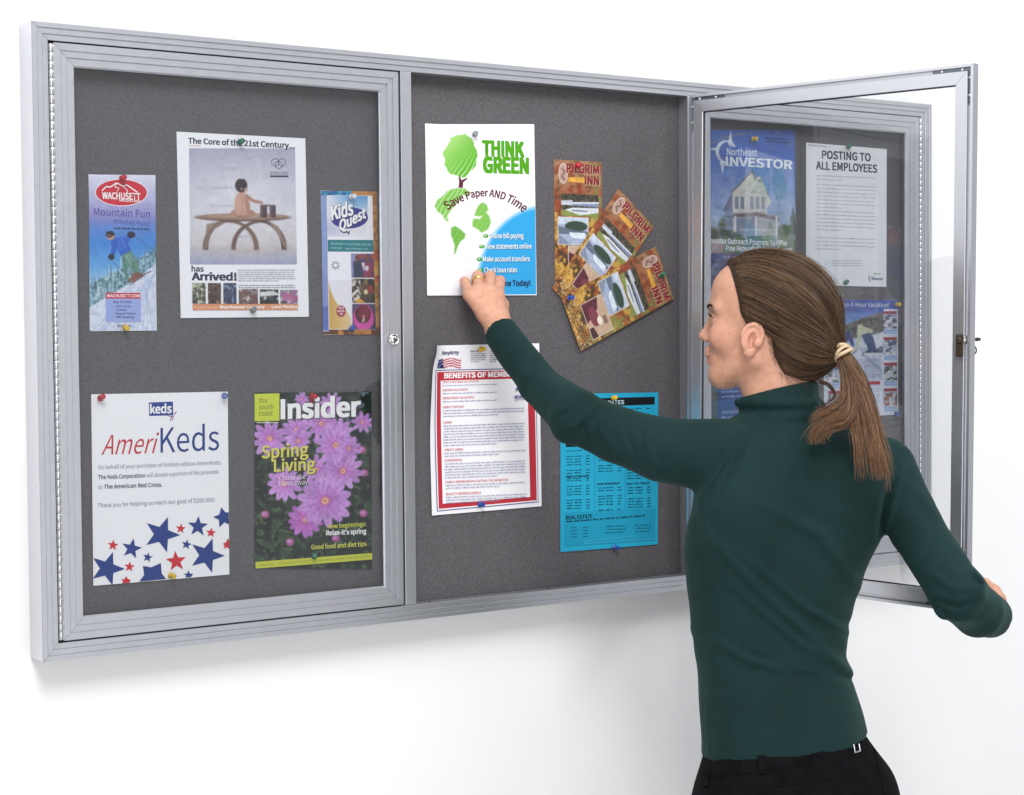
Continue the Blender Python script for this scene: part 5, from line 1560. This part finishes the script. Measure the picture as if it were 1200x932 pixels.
bump(nt, b, ad.outputs[0], 0.5, 0.0014)
M['knit'] = knit

denim = mat('black_denim', (0.006, 0.006, 0.0075), 0.85, spec=0.08)
nt, b = nodes(denim)
n = noise(nt, 40, 5, .65, stretch=(1, 1, .5))
r = ramp(nt, n.outputs['Fac'], [(0.35, (0.0025, 0.0023, 0.003)), (0.75, (0.007, 0.0066, 0.0085))])
nt.links.new(r.outputs[0], b.inputs['Base Color'])
n2 = noise(nt, 1100, 2); bump(nt, b, n2.outputs['Fac'], 0.35, 0.0008)
M['denim'] = denim

hairm = mat('brown_hair', (0.1, 0.05, 0.03), 0.40, spec=0.32)
nt, b = nodes(hairm)
vc = nn(nt, 'ShaderNodeVertexColor', layer_name='tone'); nt.links.new(vc.outputs[0], b.inputs['Base Color'])
M['hair'] = hairm
M['elastic'] = mat('beige_elastic', (0.62, 0.47, 0.30), 0.6, spec=0.3)
nt, b = nodes(M['elastic'])
n = noise(nt, 900, 2); bump(nt, b, n.outputs['Fac'], 0.4, 0.0006)
M['eye'] = mat('eye_white', (0.75, 0.72, 0.70), 0.12, spec=0.6)
M['lash'] = mat('dark_lashes', (0.012, 0.008, 0.006), 0.5)
M['shoe'] = mat('black_leather', (0.012, 0.012, 0.013), 0.4)

def with_tone(me, C):
    at_ = me.color_attributes.new('tone', 'FLOAT_COLOR', 'POINT')
    at_.data.foreach_set('color', np.c_[C, np.ones(len(C))].astype(np.float32).ravel())

# --- body: head, hands, and the figure under the clothes, in one mesh
SKIN = np.array([0.630, 0.342, 0.232])
head = Field(HP(0, 0, 0) - [.16, .16, .165], HP(0, 0, 0) + [.16, .16, .155], 0.0019)
build_head(head)
handl = Field(P(565, 335, 2.96) - [.085, .13, .085], P(565, 335, 2.96) + [.085, .05, .06], 0.0014)
build_left_hand(handl)
handr = Field(P(1158, 712, 2.85) - [.075, .13, .065], P(1158, 712, 2.85) + [.075, .07, .06], 0.0016)
build_right_hand(handr)
under = Field([0.66, -0.72, FLOOR + .005], [1.50, -0.10, 0.40], 0.008)
stations(under, TORSO, .012, 0, P(906, 900, 2.72) - [.26, .24, .06], [1.30, -.22, .36])
nb = P(912, 505, 2.72)
under.cap(nb, P(903, 430, 2.715), .044, .044, .02); under.cap(nb, SL, .036, .040, .03); under.cap(nb, SR, .036, .038, .03)
under.chain(ARM_L, [.042, .036, .031, .030, .023, .018], .008); under.chain(ARM_R, [.038, .032, .031, .031, .022], .008)
HIPC = P(931, 925, 2.72)
def legs(F_, shrink, k):
    for s in (-1, 1):
        h0 = HIPC + [s * .082, 0, -.03]
        F_.chain([h0, h0 + [s * .004, -.012, -.40], [h0[0] + s * .02, h0[1] + .02, FLOOR + .08]], [.092 - shrink, .066 - shrink, .052 - shrink], k)
legs(under, .014, .03)
for s in (-1, 1):
    a = np.array([HIPC[0] + s * .102, HIPC[1] + .03, FLOOR + .045]); under.cap(a, a + [s * .02, .13, -.012], .032, .026, .02)
Vs, Qs, off_ = [], [], 0
for F_ in (head, handl, handr, under):
    v, q_ = F_.surface(); Vs.append(v); Qs.append(q_ + off_); off_ += len(v)
V = np.concatenate(Vs); Q = np.concatenate(Qs)
C = np.tile(SKIN, (len(V), 1))
nh = len(Vs[0]); hf, hl_, hu_ = head_local(V[:nh])
def tint(C, m_, c): m_ = np.clip(m_, 0, 1)[:, None]; return C * (1 - m_) + np.array(c) * m_
Ch = C[:nh]
lip = np.exp(-((hu_ + 30.5) / 8.0) ** 4 - (hl_ / 21) ** 4) * (hf > 90)
Ch = tint(Ch, lip * .75, (0.50, 0.17, 0.15))
Ch = tint(Ch, np.exp(-((hf - 66) ** 2 + (np.abs(hl_) - 46) ** 2 + (hu_ + 4) ** 2) / 620) * .30, (0.62, 0.27, 0.20))
Ch = tint(Ch, np.exp(-((hf - 9) ** 2 / 500 + (np.abs(hl_) - 78) ** 2 / 130 + (hu_ + 3) ** 2 / 900)) * .30, (0.60, 0.27, 0.20))
Ch = tint(Ch, np.exp(-((hf - 110) ** 2 + hl_ ** 2 + (hu_ - 4) ** 2) / 200) * .35, (0.62, 0.28, 0.21))
for (a, u_) in ((72, -14), (45, 6)): Ch = tint(Ch, np.exp(-((hf - a) ** 2 + (hu_ - u_) ** 2) / 1.6) * (hl_ > 20) * .8, (0.16, 0.07, 0.04))
C[:nh] = Ch
kn = np.zeros(len(V))
for hand in (LH, RHJ):
    for nm in hand:
        for j in (0, 1): kn += np.exp(-np.sum((V - P(*hand[nm][j])) ** 2, 1) / (.010 ** 2))
C = tint(C, kn * .22, (0.66, 0.30, 0.22))
me = fast_mesh('person', V, Q)
with_tone(me, C)
person = link_mesh('person', me, M['skin'])
tag(person, 'person in a dark green turtleneck with a ponytail reaching up to pin a poster', 'person')

# --- clothes
sw = sweater_field()
v, q_ = sw.surface()
link_mesh('sweater', fast_mesh('sweater', v, q_), M['knit'], person)
tr = Field([0.80, -0.68, FLOOR + .03], [1.26, -0.28, HEM + .03], 0.005)
PANTS = [(835, 834, 1000, .78, 2.72), (862, 832, 1010, .79, 2.72), (884, 830, 1019, .80, 2.72), (905, 829.5, 1033, .83, 2.72), (935, 829, 1043, .86, 2.72), (985, 830, 1052, .86, 2.72), (1040, 836, 1054, .80, 2.72)]
stations(tr, PANTS, 0, 0, [0.80, -.68, -.45], [1.26, -.28, HEM + .03])
legs(tr, 0, .05)
v, q_ = tr.surface()
trousers = link_mesh('trousers', fast_mesh('trousers', v, q_), M['denim'], person)

# waistband, belt loops and a pocket welt on the trousers, riding on their surface
def on_surface(F_, px, py, near=2.45, far=2.85, lift=0.0):
    d = np.linspace(near, far, 400)
    p = np.array([P(px, py, t) for t in d])
    ins = np.all((p > F_.lo) & (p < F_.lo + (F_.n - 1) * F_.h), 1)
    f = np.where(ins, F_.sample(p), 1.0)
    i = int(np.argmax(f < 0)) if np.any(f < 0) else len(d) // 2
    return p[i] - CF * lift
def ribbon(name, F_, pts, wd, th, material, parent, lift=0.0):
    """a flat strip wd wide and th thick laid along points of a surface"""
    P3 = [on_surface(F_, *a, lift=lift) for a in pts]
    bm = bmesh.new(); rings = []
    for i, p in enumerate(P3):
        t = unit(P3[min(i + 1, len(P3) - 1)] - P3[max(i - 1, 0)])
        e = 1e-3
        nrm = unit([F_.sample((p + np.eye(3)[k] * .006)[None])[0] - F_.sample((p - np.eye(3)[k] * .006)[None])[0] for k in range(3)])
        s_ = unit(np.cross(t, nrm))
        rings.append([bm.verts.new(p + s_ * a * wd / 2 + nrm * b_) for a, b_ in ((-1, -.001), (-1, th * .7), (-.8, th), (.8, th), (1, th * .7), (1, -.001))])
    for a, c in zip(rings, rings[1:]):
        for k in range(6): bm.faces.new((a[k], a[(k + 1) % 6], c[(k + 1) % 6], c[k]))
    bm.faces.new(rings[0]); bm.faces.new(rings[-1][::-1])
    bmesh.ops.recalc_face_normals(bm, faces=bm.faces[:])
    me = bpy.data.meshes.new(name); bm.to_mesh(me); bm.free()
    return link_mesh(name, me, material, parent)
ribbon('waistband', tr, [(x, 902 - (x - 826) * .133) for x in range(838, 1012, 6)], .026, .0022, M['denim'], trousers)
for pts in ([(892, 886), (892.5, 893), (893, 901), (893, 907)], [(831, 908), (828.5, 914), (829, 922)], ):
    ribbon('belt_loop', tr, pts, .0115, .0050, M['denim'], trousers)
ribbon('back_pocket', tr, [(906, 921), (930, 918), (955, 915), (975, 912)], .004, .0022, M['denim'], trousers)
ribbon('side_seam', tr, [(1024, 878), (1030, 900), (1034, 918), (1036, 931)], .004, .0018, M['denim'], trousers)
c0 = on_surface(tr, 1004, 873, lift=.004)
mb = MB()
for a, c in (((999.5, 872), (1001, 881)), ((1001, 881), (1007, 879)), ((1007, 879), (1005.5, 871))):
    A, B = Vector(on_surface(tr, *a, lift=.007)), Vector(on_surface(tr, *c, lift=.007))
    mb.lathe([(.0011, -.0005), (.0012, 0), (.0012, (B - A).length), (.0011, (B - A).length + .0005)], A, B - A, 8)
mb.build('metal_clip', M['steel'], trousers)
for s in (-1, 1):
    sh = Field([HIPC[0] + s * .12 - .09, HIPC[1] - .08, FLOOR], [HIPC[0] + s * .12 + .09, HIPC[1] + .27, FLOOR + .13], 0.005)
    a = np.array([HIPC[0] + s * .102, HIPC[1] + .012, FLOOR + .040])
    sh.cap(a, a + [s * .006, .03, .03], .040, .042, .01); sh.cap(a, a + [s * .030, .18, -.008], .038, .032, .03)
    zz = (sh.lo[2] + np.arange(sh.n[2]) * sh.h)
    sh.f = np.maximum(sh.f, (FLOOR + .004 - zz)[None, None, :].astype(np.float32))
    v, q_ = sh.surface()
    link_mesh('shoe', fast_mesh('shoe', v, q_), M['shoe'], person)

# --- hair
def appar(p):
    F_, L, U = head_local(p)
    return F_ * math.cos(math.radians(23)) + np.abs(L) * math.sin(math.radians(23)), U
hl_px = [(853, 300), (851, 309), (854, 328), (859, 352), (862, 369), (869, 383), (880, 374.5), (892, 378), (896, 391), (901, 418), (913, 439), (935, 446), (958, 447), (1010, 440), (1010, 262), (850, 262)]
HPOLY = [((901 - x) * 2.72 / FPX * 1000, (398 - y) * 2.72 / FPX * 1000) for x, y in hl_px]
def sd_poly(X, Y, pts):
    pts = np.asarray(pts, float); d = np.full(X.shape, 1e18); s = np.ones(X.shape); j = len(pts) - 1
    for i in range(len(pts)):
        e = pts[j] - pts[i]; wx, wy = X - pts[i, 0], Y - pts[i, 1]
        t = np.clip((wx * e[0] + wy * e[1]) / (e @ e + 1e-12), 0, 1)
        d = np.minimum(d, (wx - e[0] * t) ** 2 + (wy - e[1] * t) ** 2)
        c1 = Y >= pts[i, 1]; c2 = Y < pts[j, 1]; c3 = e[0] * wy > e[1] * wx
        s = np.where((c1 & c2 & c3) | (~c1 & ~c2 & ~c3), -s, s); j = i
    return s * np.sqrt(d)
TIE = P(979, 410, 2.692)
scalp = Field(HP(0, 0, 0) - [.16, .16, .165], HP(0, 0, 0) + [.16, .16, .155], 0.0019)
E = lambda c, r, k=0.0: scalp.ell(HP(*c), [x / 1000 for x in r], HAX, k / 1000)
E((-3, 0, 50), (93, 72, 77)); E((20, 0, 78), (66, 60, 46), 20); scalp.cap(HP(-16, 0, -8), P(915, 520, 2.72), .050, .051, .022); E((-50, 0, -10), (48, 54, 45), 25)
gr = [scalp.lo[k] + np.arange(scalp.n[k]) * scalp.h for k in range(3)]
G = np.stack(np.meshgrid(*gr, indexing='ij'), -1).reshape(-1, 3)
base = scalp.f.reshape(-1)
gf, gl, gu = head_local(G); ga = gf * math.cos(math.radians(23)) + np.abs(gl) * math.sin(math.radians(23))
ps = sd_poly(ga, gu, HPOLY) / 1000
tk = 0.0015 + 0.0070 * np.clip(-ps / .030, 0, 1) ** .7
hairf = (base - tk).astype(np.float32)
scalp.f = hairf.reshape(scalp.f.shape)
scalp.cap(HP(-66, 0, 10), TIE, .034, .0065, .016)
scalp.cap(HP(-55, 22, -6), TIE, .026, .006, .016)
scalp.cap(HP(-84, 0, 42), TIE, .026, .006, .016)
HAIRF_SOLID = scalp.f.copy()
scalp.f = np.maximum(scalp.f, np.where(ps < .08, ps, .08).astype(np.float32).reshape(scalp.f.shape))
v, q_ = scalp.surface()
hm = fast_mesh('hair', v, q_)
nz = np.random.RandomState(3).rand(len(v))
with_tone(hm, np.array([0.040, 0.021, 0.012]) * (0.8 + .4 * nz[:, None]))
hair = link_mesh('hair', hm, M['hair'], person)
solid = Field(scalp.lo, scalp.lo + .01, scalp.h); solid.n = scalp.n; solid.f = HAIRF_SOLID

def tubes(paths, radii, cols, k=4):
    """strands: paths (n, m, 3), radii (m,) or (n,m), cols (n,3)"""
    n, m_, _ = paths.shape
    T = np.gradient(paths, axis=1); T /= np.linalg.norm(T, axis=2, keepdims=True) + 1e-12
    ref = np.array([.31, .77, .56]); A = np.cross(T, ref); A /= np.linalg.norm(A, axis=2, keepdims=True) + 1e-12; B = np.cross(T, A)
    R_ = np.broadcast_to(radii, (n, m_))[..., None]
    ring = [paths + R_ * (A * math.cos(2 * math.pi * j / k) + B * math.sin(2 * math.pi * j / k)) for j in range(k)]
    V = np.stack(ring, 2).reshape(-1, 3)
    idx = np.arange(n * m_ * k).reshape(n, m_, k)
    Fq = np.stack([idx[:, :-1, :], np.roll(idx, -1, 2)[:, :-1, :], np.roll(idx, -1, 2)[:, 1:, :], idx[:, 1:, :]], -1).reshape(-1, 4)
    return V, Fq, np.repeat(cols, m_ * k, 0)

rng = np.random.RandomState(21)
def strand_cols(n, light=.5):
    t = rng.rand(n, 1) ** 1.6
    a, b_ = np.array([0.024, 0.0120, 0.0066]), np.array([0.22, 0.120, 0.062])
    return a + (b_ - a) * np.clip(t * light * 1.5, 0, 1)
# combed-back strands: from the hairline and the crown, over the skull, to the tie
NST, MST = 10500, 20
cen = HP(-8, 0, 30)
# directions of starting points, spread over the hair-covered scalp
dirs = rng.normal(size=(60000, 3)); dirs /= np.linalg.norm(dirs, axis=1, keepdims=True)
def shell(dirv, extra):
    r = np.linspace(.045, .150, 106)
    out = np.full(len(dirv), .08)
    for rr in r:
        p = cen + dirv * rr
        ok = np.all((p > solid.lo) & (p < solid.lo + (solid.n - 2) * solid.h), 1)
        f = np.where(ok, solid.sample(p), .1)
        out = np.where(f < 0, rr, out)
    for _ in range(3): out = out - np.clip(solid.sample(cen + dirv * out[:, None]), -.003, .003)
    return cen + dirv * (out + extra + .0006)[:, None], out
sp_, _ = shell(dirs, np.zeros(len(dirs)))
ax_, au_ = appar(sp_)
pd = sd_poly(ax_, au_, HPOLY)
rim = np.where((pd < -0.5) & (pd > -9))[0]; inner = np.where(pd < -9)[0]
pick = np.r_[rng.choice(rim, int(NST * .62)), rng.choice(inner, NST - int(NST * .62))]
d0 = dirs[pick]; dT = unit(TIE - cen)
tt = np.linspace(0, 1, MST)[None, :, None]
om = np.arccos(np.clip(d0 @ dT, -1, 1))[:, None, None]
D_ = (np.sin((1 - tt) * om) * d0[:, None, :] + np.sin(tt * om) * dT) / np.sin(om)
# a little sag towards the nape, as hair drawn back lies
D_ = D_ + (np.sin(np.pi * tt) * (0.05 + .04 * rng.normal(size=(NST, 1, 1)))) * (-hu) + np.sin(np.pi * tt * 2) * rng.normal(size=(NST, 1, 1)) * .010 * hl
D_ /= np.linalg.norm(D_, axis=2, keepdims=True)
ex = 0.0002 + np.where(rng.rand(NST, 1) < .15, .0034, .0014) * rng.rand(NST, 1) * np.sin(np.pi * np.linspace(0, 1, MST))[None, :] + np.where(rng.rand(NST, 1) < .02, .0060 * rng.rand(NST, 1) * np.sin(np.pi * np.linspace(0, 1, MST))[None, :], 0)
pts, _ = shell(D_.reshape(-1, 3), ex.reshape(-1))
pts = pts.reshape(NST, MST, 3)
# light and dark bands of strands that grew side by side
e1 = unit(np.cross(dT, hu)); e2 = np.cross(dT, e1); az = np.arctan2(d0 @ e2, d0 @ e1)
bnd = .30 * np.sin(az * 17 + 1.1) + .34 * np.sin(az * 41 + 2.0 + 2 * np.sin(az * 5)) + .30 * np.sin(az * 83 + .4) + .10 * np.sin(az * 7) + .34 * rng.normal(size=NST)
bt = np.clip(.36 + .30 * bnd + .16 * rng.normal(size=NST), 0, 1)[:, None] ** 1.4
clump_cols = np.array([0.024, 0.0120, 0.0066]) + (np.array([0.27, 0.152, 0.080]) - np.array([0.024, 0.0120, 0.0066])) * bt
# smooth the marching steps, then draw the ends together at the tie
for _ in range(1): pts[:, 1:-1] = .25 * pts[:, :-2] + .5 * pts[:, 1:-1] + .25 * pts[:, 2:]
w = np.clip((np.linspace(0, 1, MST) - .82) / .18, 0, 1)[None, :, None] ** 1.5
tgt = TIE + rng.normal(size=(NST, 1, 3)) * .0036
pts = pts * (1 - w) + tgt * w
rad = .00030 * np.clip(np.minimum(np.linspace(0, 1, MST) * 9 + .3, 1.0), 0, 1)
V1, F1, C1 = tubes(pts, rad, clump_cols, 3)
o = link_mesh('combed_strands', fast_mesh('combed_strands', V1, F1), M['hair'], hair)
with_tone(o.data, C1)
# short fine hairs at the nape and before the ear
N2 = 150
st = rng.choice(np.where((pd < 6) & (pd > -4) & (au_ < 10) & (ax_ > -60))[0], N2)
a = sp_[st]; ln = rng.uniform(.010, .028, (N2, 1, 1)); t = np.linspace(0, 1, 7)[None, :, None]
dv = unit(-fr * .45 - hu * .55)[None, None, :] + rng.normal(size=(N2, 1, 3)) * .25
nrm = (a - cen) / np.linalg.norm(a - cen, axis=1, keepdims=True)
pp = a[:, None, :] + dv * ln * t + nrm[:, None, :] * (.0012 + .003 * t * rng.rand(N2, 1, 1))
V2, F2, C2 = tubes(pp, .00028 * (1 - .7 * np.linspace(0, 1, 7)), strand_cols(N2, .5), 3)
o = link_mesh('loose_strands', fast_mesh('loose_strands', V2, F2), M['hair'], hair); with_tone(o.data, C2)

# ponytail: strands that leave the tie, fall over the shoulder and part into two locks
def spline(ctrl, m_):
    ctrl = np.asarray(ctrl); n = len(ctrl); x = np.linspace(0, n - 1, m_)
    return np.stack([catmull(x, np.arange(n, dtype=float), ctrl[:, k]) for k in range(3)], 1).astype(float)
def front(px, py, d, clear):
    """distance d, brought nearer where the sweater would cut through"""
    for dd in np.arange(2.45, d, .004):
        p = P(px, py, dd)
        if np.all(p > sw.lo) and np.all(p < sw.lo + (sw.n - 2) * sw.h) and sw.sample(p[None])[0] < clear: return dd
    return d
MP = 26
def lock(ctrl, n, spread, tip_fray, light, curl=0.0, endvar=.12, flat=1.0):
    c = [P(x, y, min(d, front(x, y, d, .012))) for x, y, d in ctrl]
    core = spline(c, MP)
    t = np.linspace(0, 1, MP)
    T = np.gradient(core, axis=0); T /= np.linalg.norm(T, axis=1, keepdims=True)
    S_ = np.cross(T, CF); S_ /= np.linalg.norm(S_, axis=1, keepdims=True); N_ = np.cross(S_, T)
    r = np.sqrt(rng.rand(n, 1)); an = rng.rand(n, 1) * 2 * np.pi
    wd = np.interp(t, [0, .06, .2, .5, .8, 1], spread)[None, :]
    ph = rng.rand(n, 1) * 6.3
    ox = r * np.cos(an) * wd + tip_fray * rng.normal(size=(n, 1)) * t[None, :] ** 2.5 + .0016 * np.sin(t[None, :] * 9 + ph) * t[None, :]
    oy = r * np.sin(an) * wd * flat + .0014 * np.cos(t[None, :] * 8 + ph) * t[None, :]
    pp = core[None] + ox[..., None] * S_[None] + oy[..., None] * N_[None]
    # lengths differ: each strand stops where its own share of the path ends
    end = np.clip(1 - np.abs(rng.normal(size=(n, 1))) * endvar, .45, 1.0)
    out = np.empty_like(pp)
    for i in range(n):
        xi = np.linspace(0, end[i, 0], MP) * (MP - 1)
        for k in range(3): out[i, :, k] = np.interp(xi, np.arange(MP), pp[i, :, k])
    rad = .00030 * np.where(t > .8, 1 - (t - .8) / .2 * .8, 1)
    v_, f_, c_ = tubes(out, rad, strand_cols(n, light), 3)
    # hair ends paler, as long hair does
    c_ = c_ * (0.75 + 1.0 * np.tile(np.repeat(t ** 1.3, 3), n))[:, None]
    return v_, f_, c_
pieces = [lock([(980, 410, 2.690), (990, 420, 2.668), (1002, 440, 2.660), (1013, 470, 2.650), (1022, 505, 2.62), (1028, 535, 2.60), (1033, 564, 2.60)], 1700, [.006, .0085, .0125, .0150, .0105, .003], .0080, 1.35, endvar=.36, flat=.55),
          lock([(980, 410, 2.690), (989, 421, 2.668), (998, 445, 2.658), (1000, 478, 2.64), (1004, 505, 2.61), (1008, 530, 2.60), (1010, 566, 2.60)], 450, [.006, .008, .0095, .010, .006, .002], .007, 1.2, endvar=.4, flat=.5),
          lock([(980, 410, 2.690), (988, 422, 2.668), (995, 448, 2.655), (997, 476, 2.635), (988, 492, 2.61), (970, 498, 2.60), (958, 510, 2.60), (957, 522, 2.60)], 800, [.006, .008, .010, .0115, .009, .003], .008, 1.15, endvar=.24, flat=.5),
          lock([(980, 410, 2.690), (987, 424, 2.668), (991, 450, 2.655), (988, 470, 2.635), (974, 482, 2.61), (960, 490, 2.60), (955, 500, 2.60)], 400, [.005, .006, .007, .008, .009, .006], .006, 1.1, endvar=.3, flat=.5),
          lock([(983, 412, 2.684), (994, 422, 2.664), (1009, 444, 2.655), (1022, 476, 2.645), (1033, 515, 2.62), (1040, 550, 2.60), (1043, 580, 2.60)], 90, [.003, .003, .004, .004, .004, .003], .004, 1.3, endvar=.3),
          lock([(960, 447, 2.69), (972, 452, 2.672), (978, 464, 2.655), (966, 474, 2.63), (952, 476, 2.61)], 26, [.003, .003, .003, .002, .002, .002], .004, .6, endvar=.2)]
o_ = 0; VV, FF, CC = [], [], []
for v, f, c in pieces: VV.append(v); FF.append(f + o_); CC.append(c); o_ += len(v)
o = link_mesh('ponytail', fast_mesh('ponytail', np.concatenate(VV), np.concatenate(FF)), M['hair'], hair)
with_tone(o.data, np.concatenate(CC))

# elastic tie: three turns
axd = P(996, 428, 2.664) - P(976, 404, 2.69)
mb = MB()
for k in range(3):
    c = P(986.5, 414, 2.676) + unit(axd) * (.0046 * (k - 1))
    mb.torus(c, axd + np.array([.006 * (k - 1), .004 * k, -.005 * (k - 1)]), .0128 + .0007 * k, .0030, 36, 8, 1.0, k * 1.3, .0012)
mb.build('hair_tie', M['elastic'], hair)

# --- eyes, brows, lashes, ring
def head_front(L, U, start=130, clear=0.0):
    for F0 in np.arange(start, 40, -.5):
        if head.sample(HP(F0, L, U)[None])[0] < clear: return F0
    return 70
for s in (-1, 1):
    mb = MB(); bmesh.ops.create_uvsphere(mb.bm, u_segments=20, v_segments=14, radius=.0118, matrix=Matrix.Translation(HP(71.2, s * 32.2, 28)))
    for f in mb.bm.faces: f.smooth = True
    mb.build('eye', M['eye'], person)
    # brow hairs
    paths = []
    for i in range(150):
        t = rng.rand(); L = s * (12 + 34 * t); U = 46 + 6 * math.sin(math.pi * (t * .75 + .1)) + rng.uniform(-2.2, 2.2) * (1 - .5 * t)
        Fb = head_front(L, U) + .2
        a = HP(Fb, L, U); e = HP(Fb + .6 - 2 * t, L + s * rng.uniform(4, 7), U + rng.uniform(.5, 2.2) - 2 * t); m_ = (a + e) / 2 + fr * .0009
        paths.append([a, m_, e])
    v, f, c = tubes(np.array(paths), .00025 * np.array([1, 1, .4]), strand_cols(150, .05), 3)
    o = link_mesh('eyebrow', fast_mesh('eyebrow', v, f), M['lash'], person)
    paths = []
    for i in range(46):
        t = i / 45; L = s * (22 + 24 * t); U = 33.5 + 3.2 * math.sin(math.pi * t) - 1.5 * t
        Fb = head_front(L, U) - .5
        a = HP(Fb, L, U)
        e = HP(Fb + 8.0 - 3.5 * t, L + s * (1.0 + 6 * t), U + 4.2); m_ = HP(Fb + 5.0 - 2 * t, L + s * (.5 + 2.5 * t), U + .4)
        paths.append([a, m_, e])
    v, f, c = tubes(np.array(paths), .00032 * np.array([1, .8, .3]), strand_cols(46, .05), 3)
    link_mesh('eyelashes', fast_mesh('eyelashes', v, f), M['lash'], person)
j0, j1 = P(*LH['ring'][0]), P(*LH['ring'][1])
mb = MB(); mb.torus(j0 * .42 + j1 * .58, j1 - j0, .0101, .0012, 36, 8, 1.0)
mb.torus(j0 * .36 + j1 * .64, j1 - j0 + CR * .004, .0099, .0009, 36, 8, 1.0)
mb.build('ring', M['gold'], person)

# flyaways that have worked loose round the crown and the ponytail
NF = 130
pk = rng.choice(inner, NF); a = sp_[pk]; nrm = (a - cen) / np.linalg.norm(a - cen, axis=1, keepdims=True)
back = TIE - a; back = back - np.sum(back * nrm, 1, keepdims=True) * nrm; back /= np.linalg.norm(back, axis=1, keepdims=True)
t = np.linspace(0, 1, 12)[None, :, None]; ln = rng.uniform(.02, .06, (NF, 1, 1))
side_ = np.cross(nrm, back)
bow = rng.uniform(.05, .30, (NF, 1, 1))
pp = a[:, None, :] + back[:, None, :] * ln * t + nrm[:, None, :] * (ln * bow * np.sin(t * 2.2) + .0006) - nrm[:, None, :] * ln * ln * 5 * t ** 2 + side_[:, None, :] * ln * rng.normal(size=(NF, 1, 1)) * .25 * t ** 2
V3, F3, C3 = tubes(pp, .00017 * np.ones(12), strand_cols(NF, .9), 3)
o = link_mesh('flyaway_strands', fast_mesh('flyaway_strands', V3, F3), M['hair'], hair); with_tone(o.data, C3)
# baby hairs along the hairline
NB = 520
pk = rng.choice(np.where((pd < 2.5) & (pd > -3.5) & (au_ > 8))[0], NB); a = sp_[pk]; nrm = (a - cen) / np.linalg.norm(a - cen, axis=1, keepdims=True)
back = TIE - a; back = back - np.sum(back * nrm, 1, keepdims=True) * nrm; back /= np.linalg.norm(back, axis=1, keepdims=True)
t = np.linspace(0, 1, 7)[None, :, None]; ln = rng.uniform(.008, .020, (NB, 1, 1))
pp = a[:, None, :] + (back[:, None, :] + rng.normal(size=(NB, 1, 3)) * .12) * ln * t + nrm[:, None, :] * (.0004 + .0018 * t)
V3, F3, C3 = tubes(pp,   .00016 * (1.1 - .6 * np.linspace(1, 0, 7)), strand_cols(NB, .8), 3)
o = link_mesh('hairline_strands', fast_mesh('hairline_strands', V3, F3), M['hair'], hair); with_tone(o.data, C3)
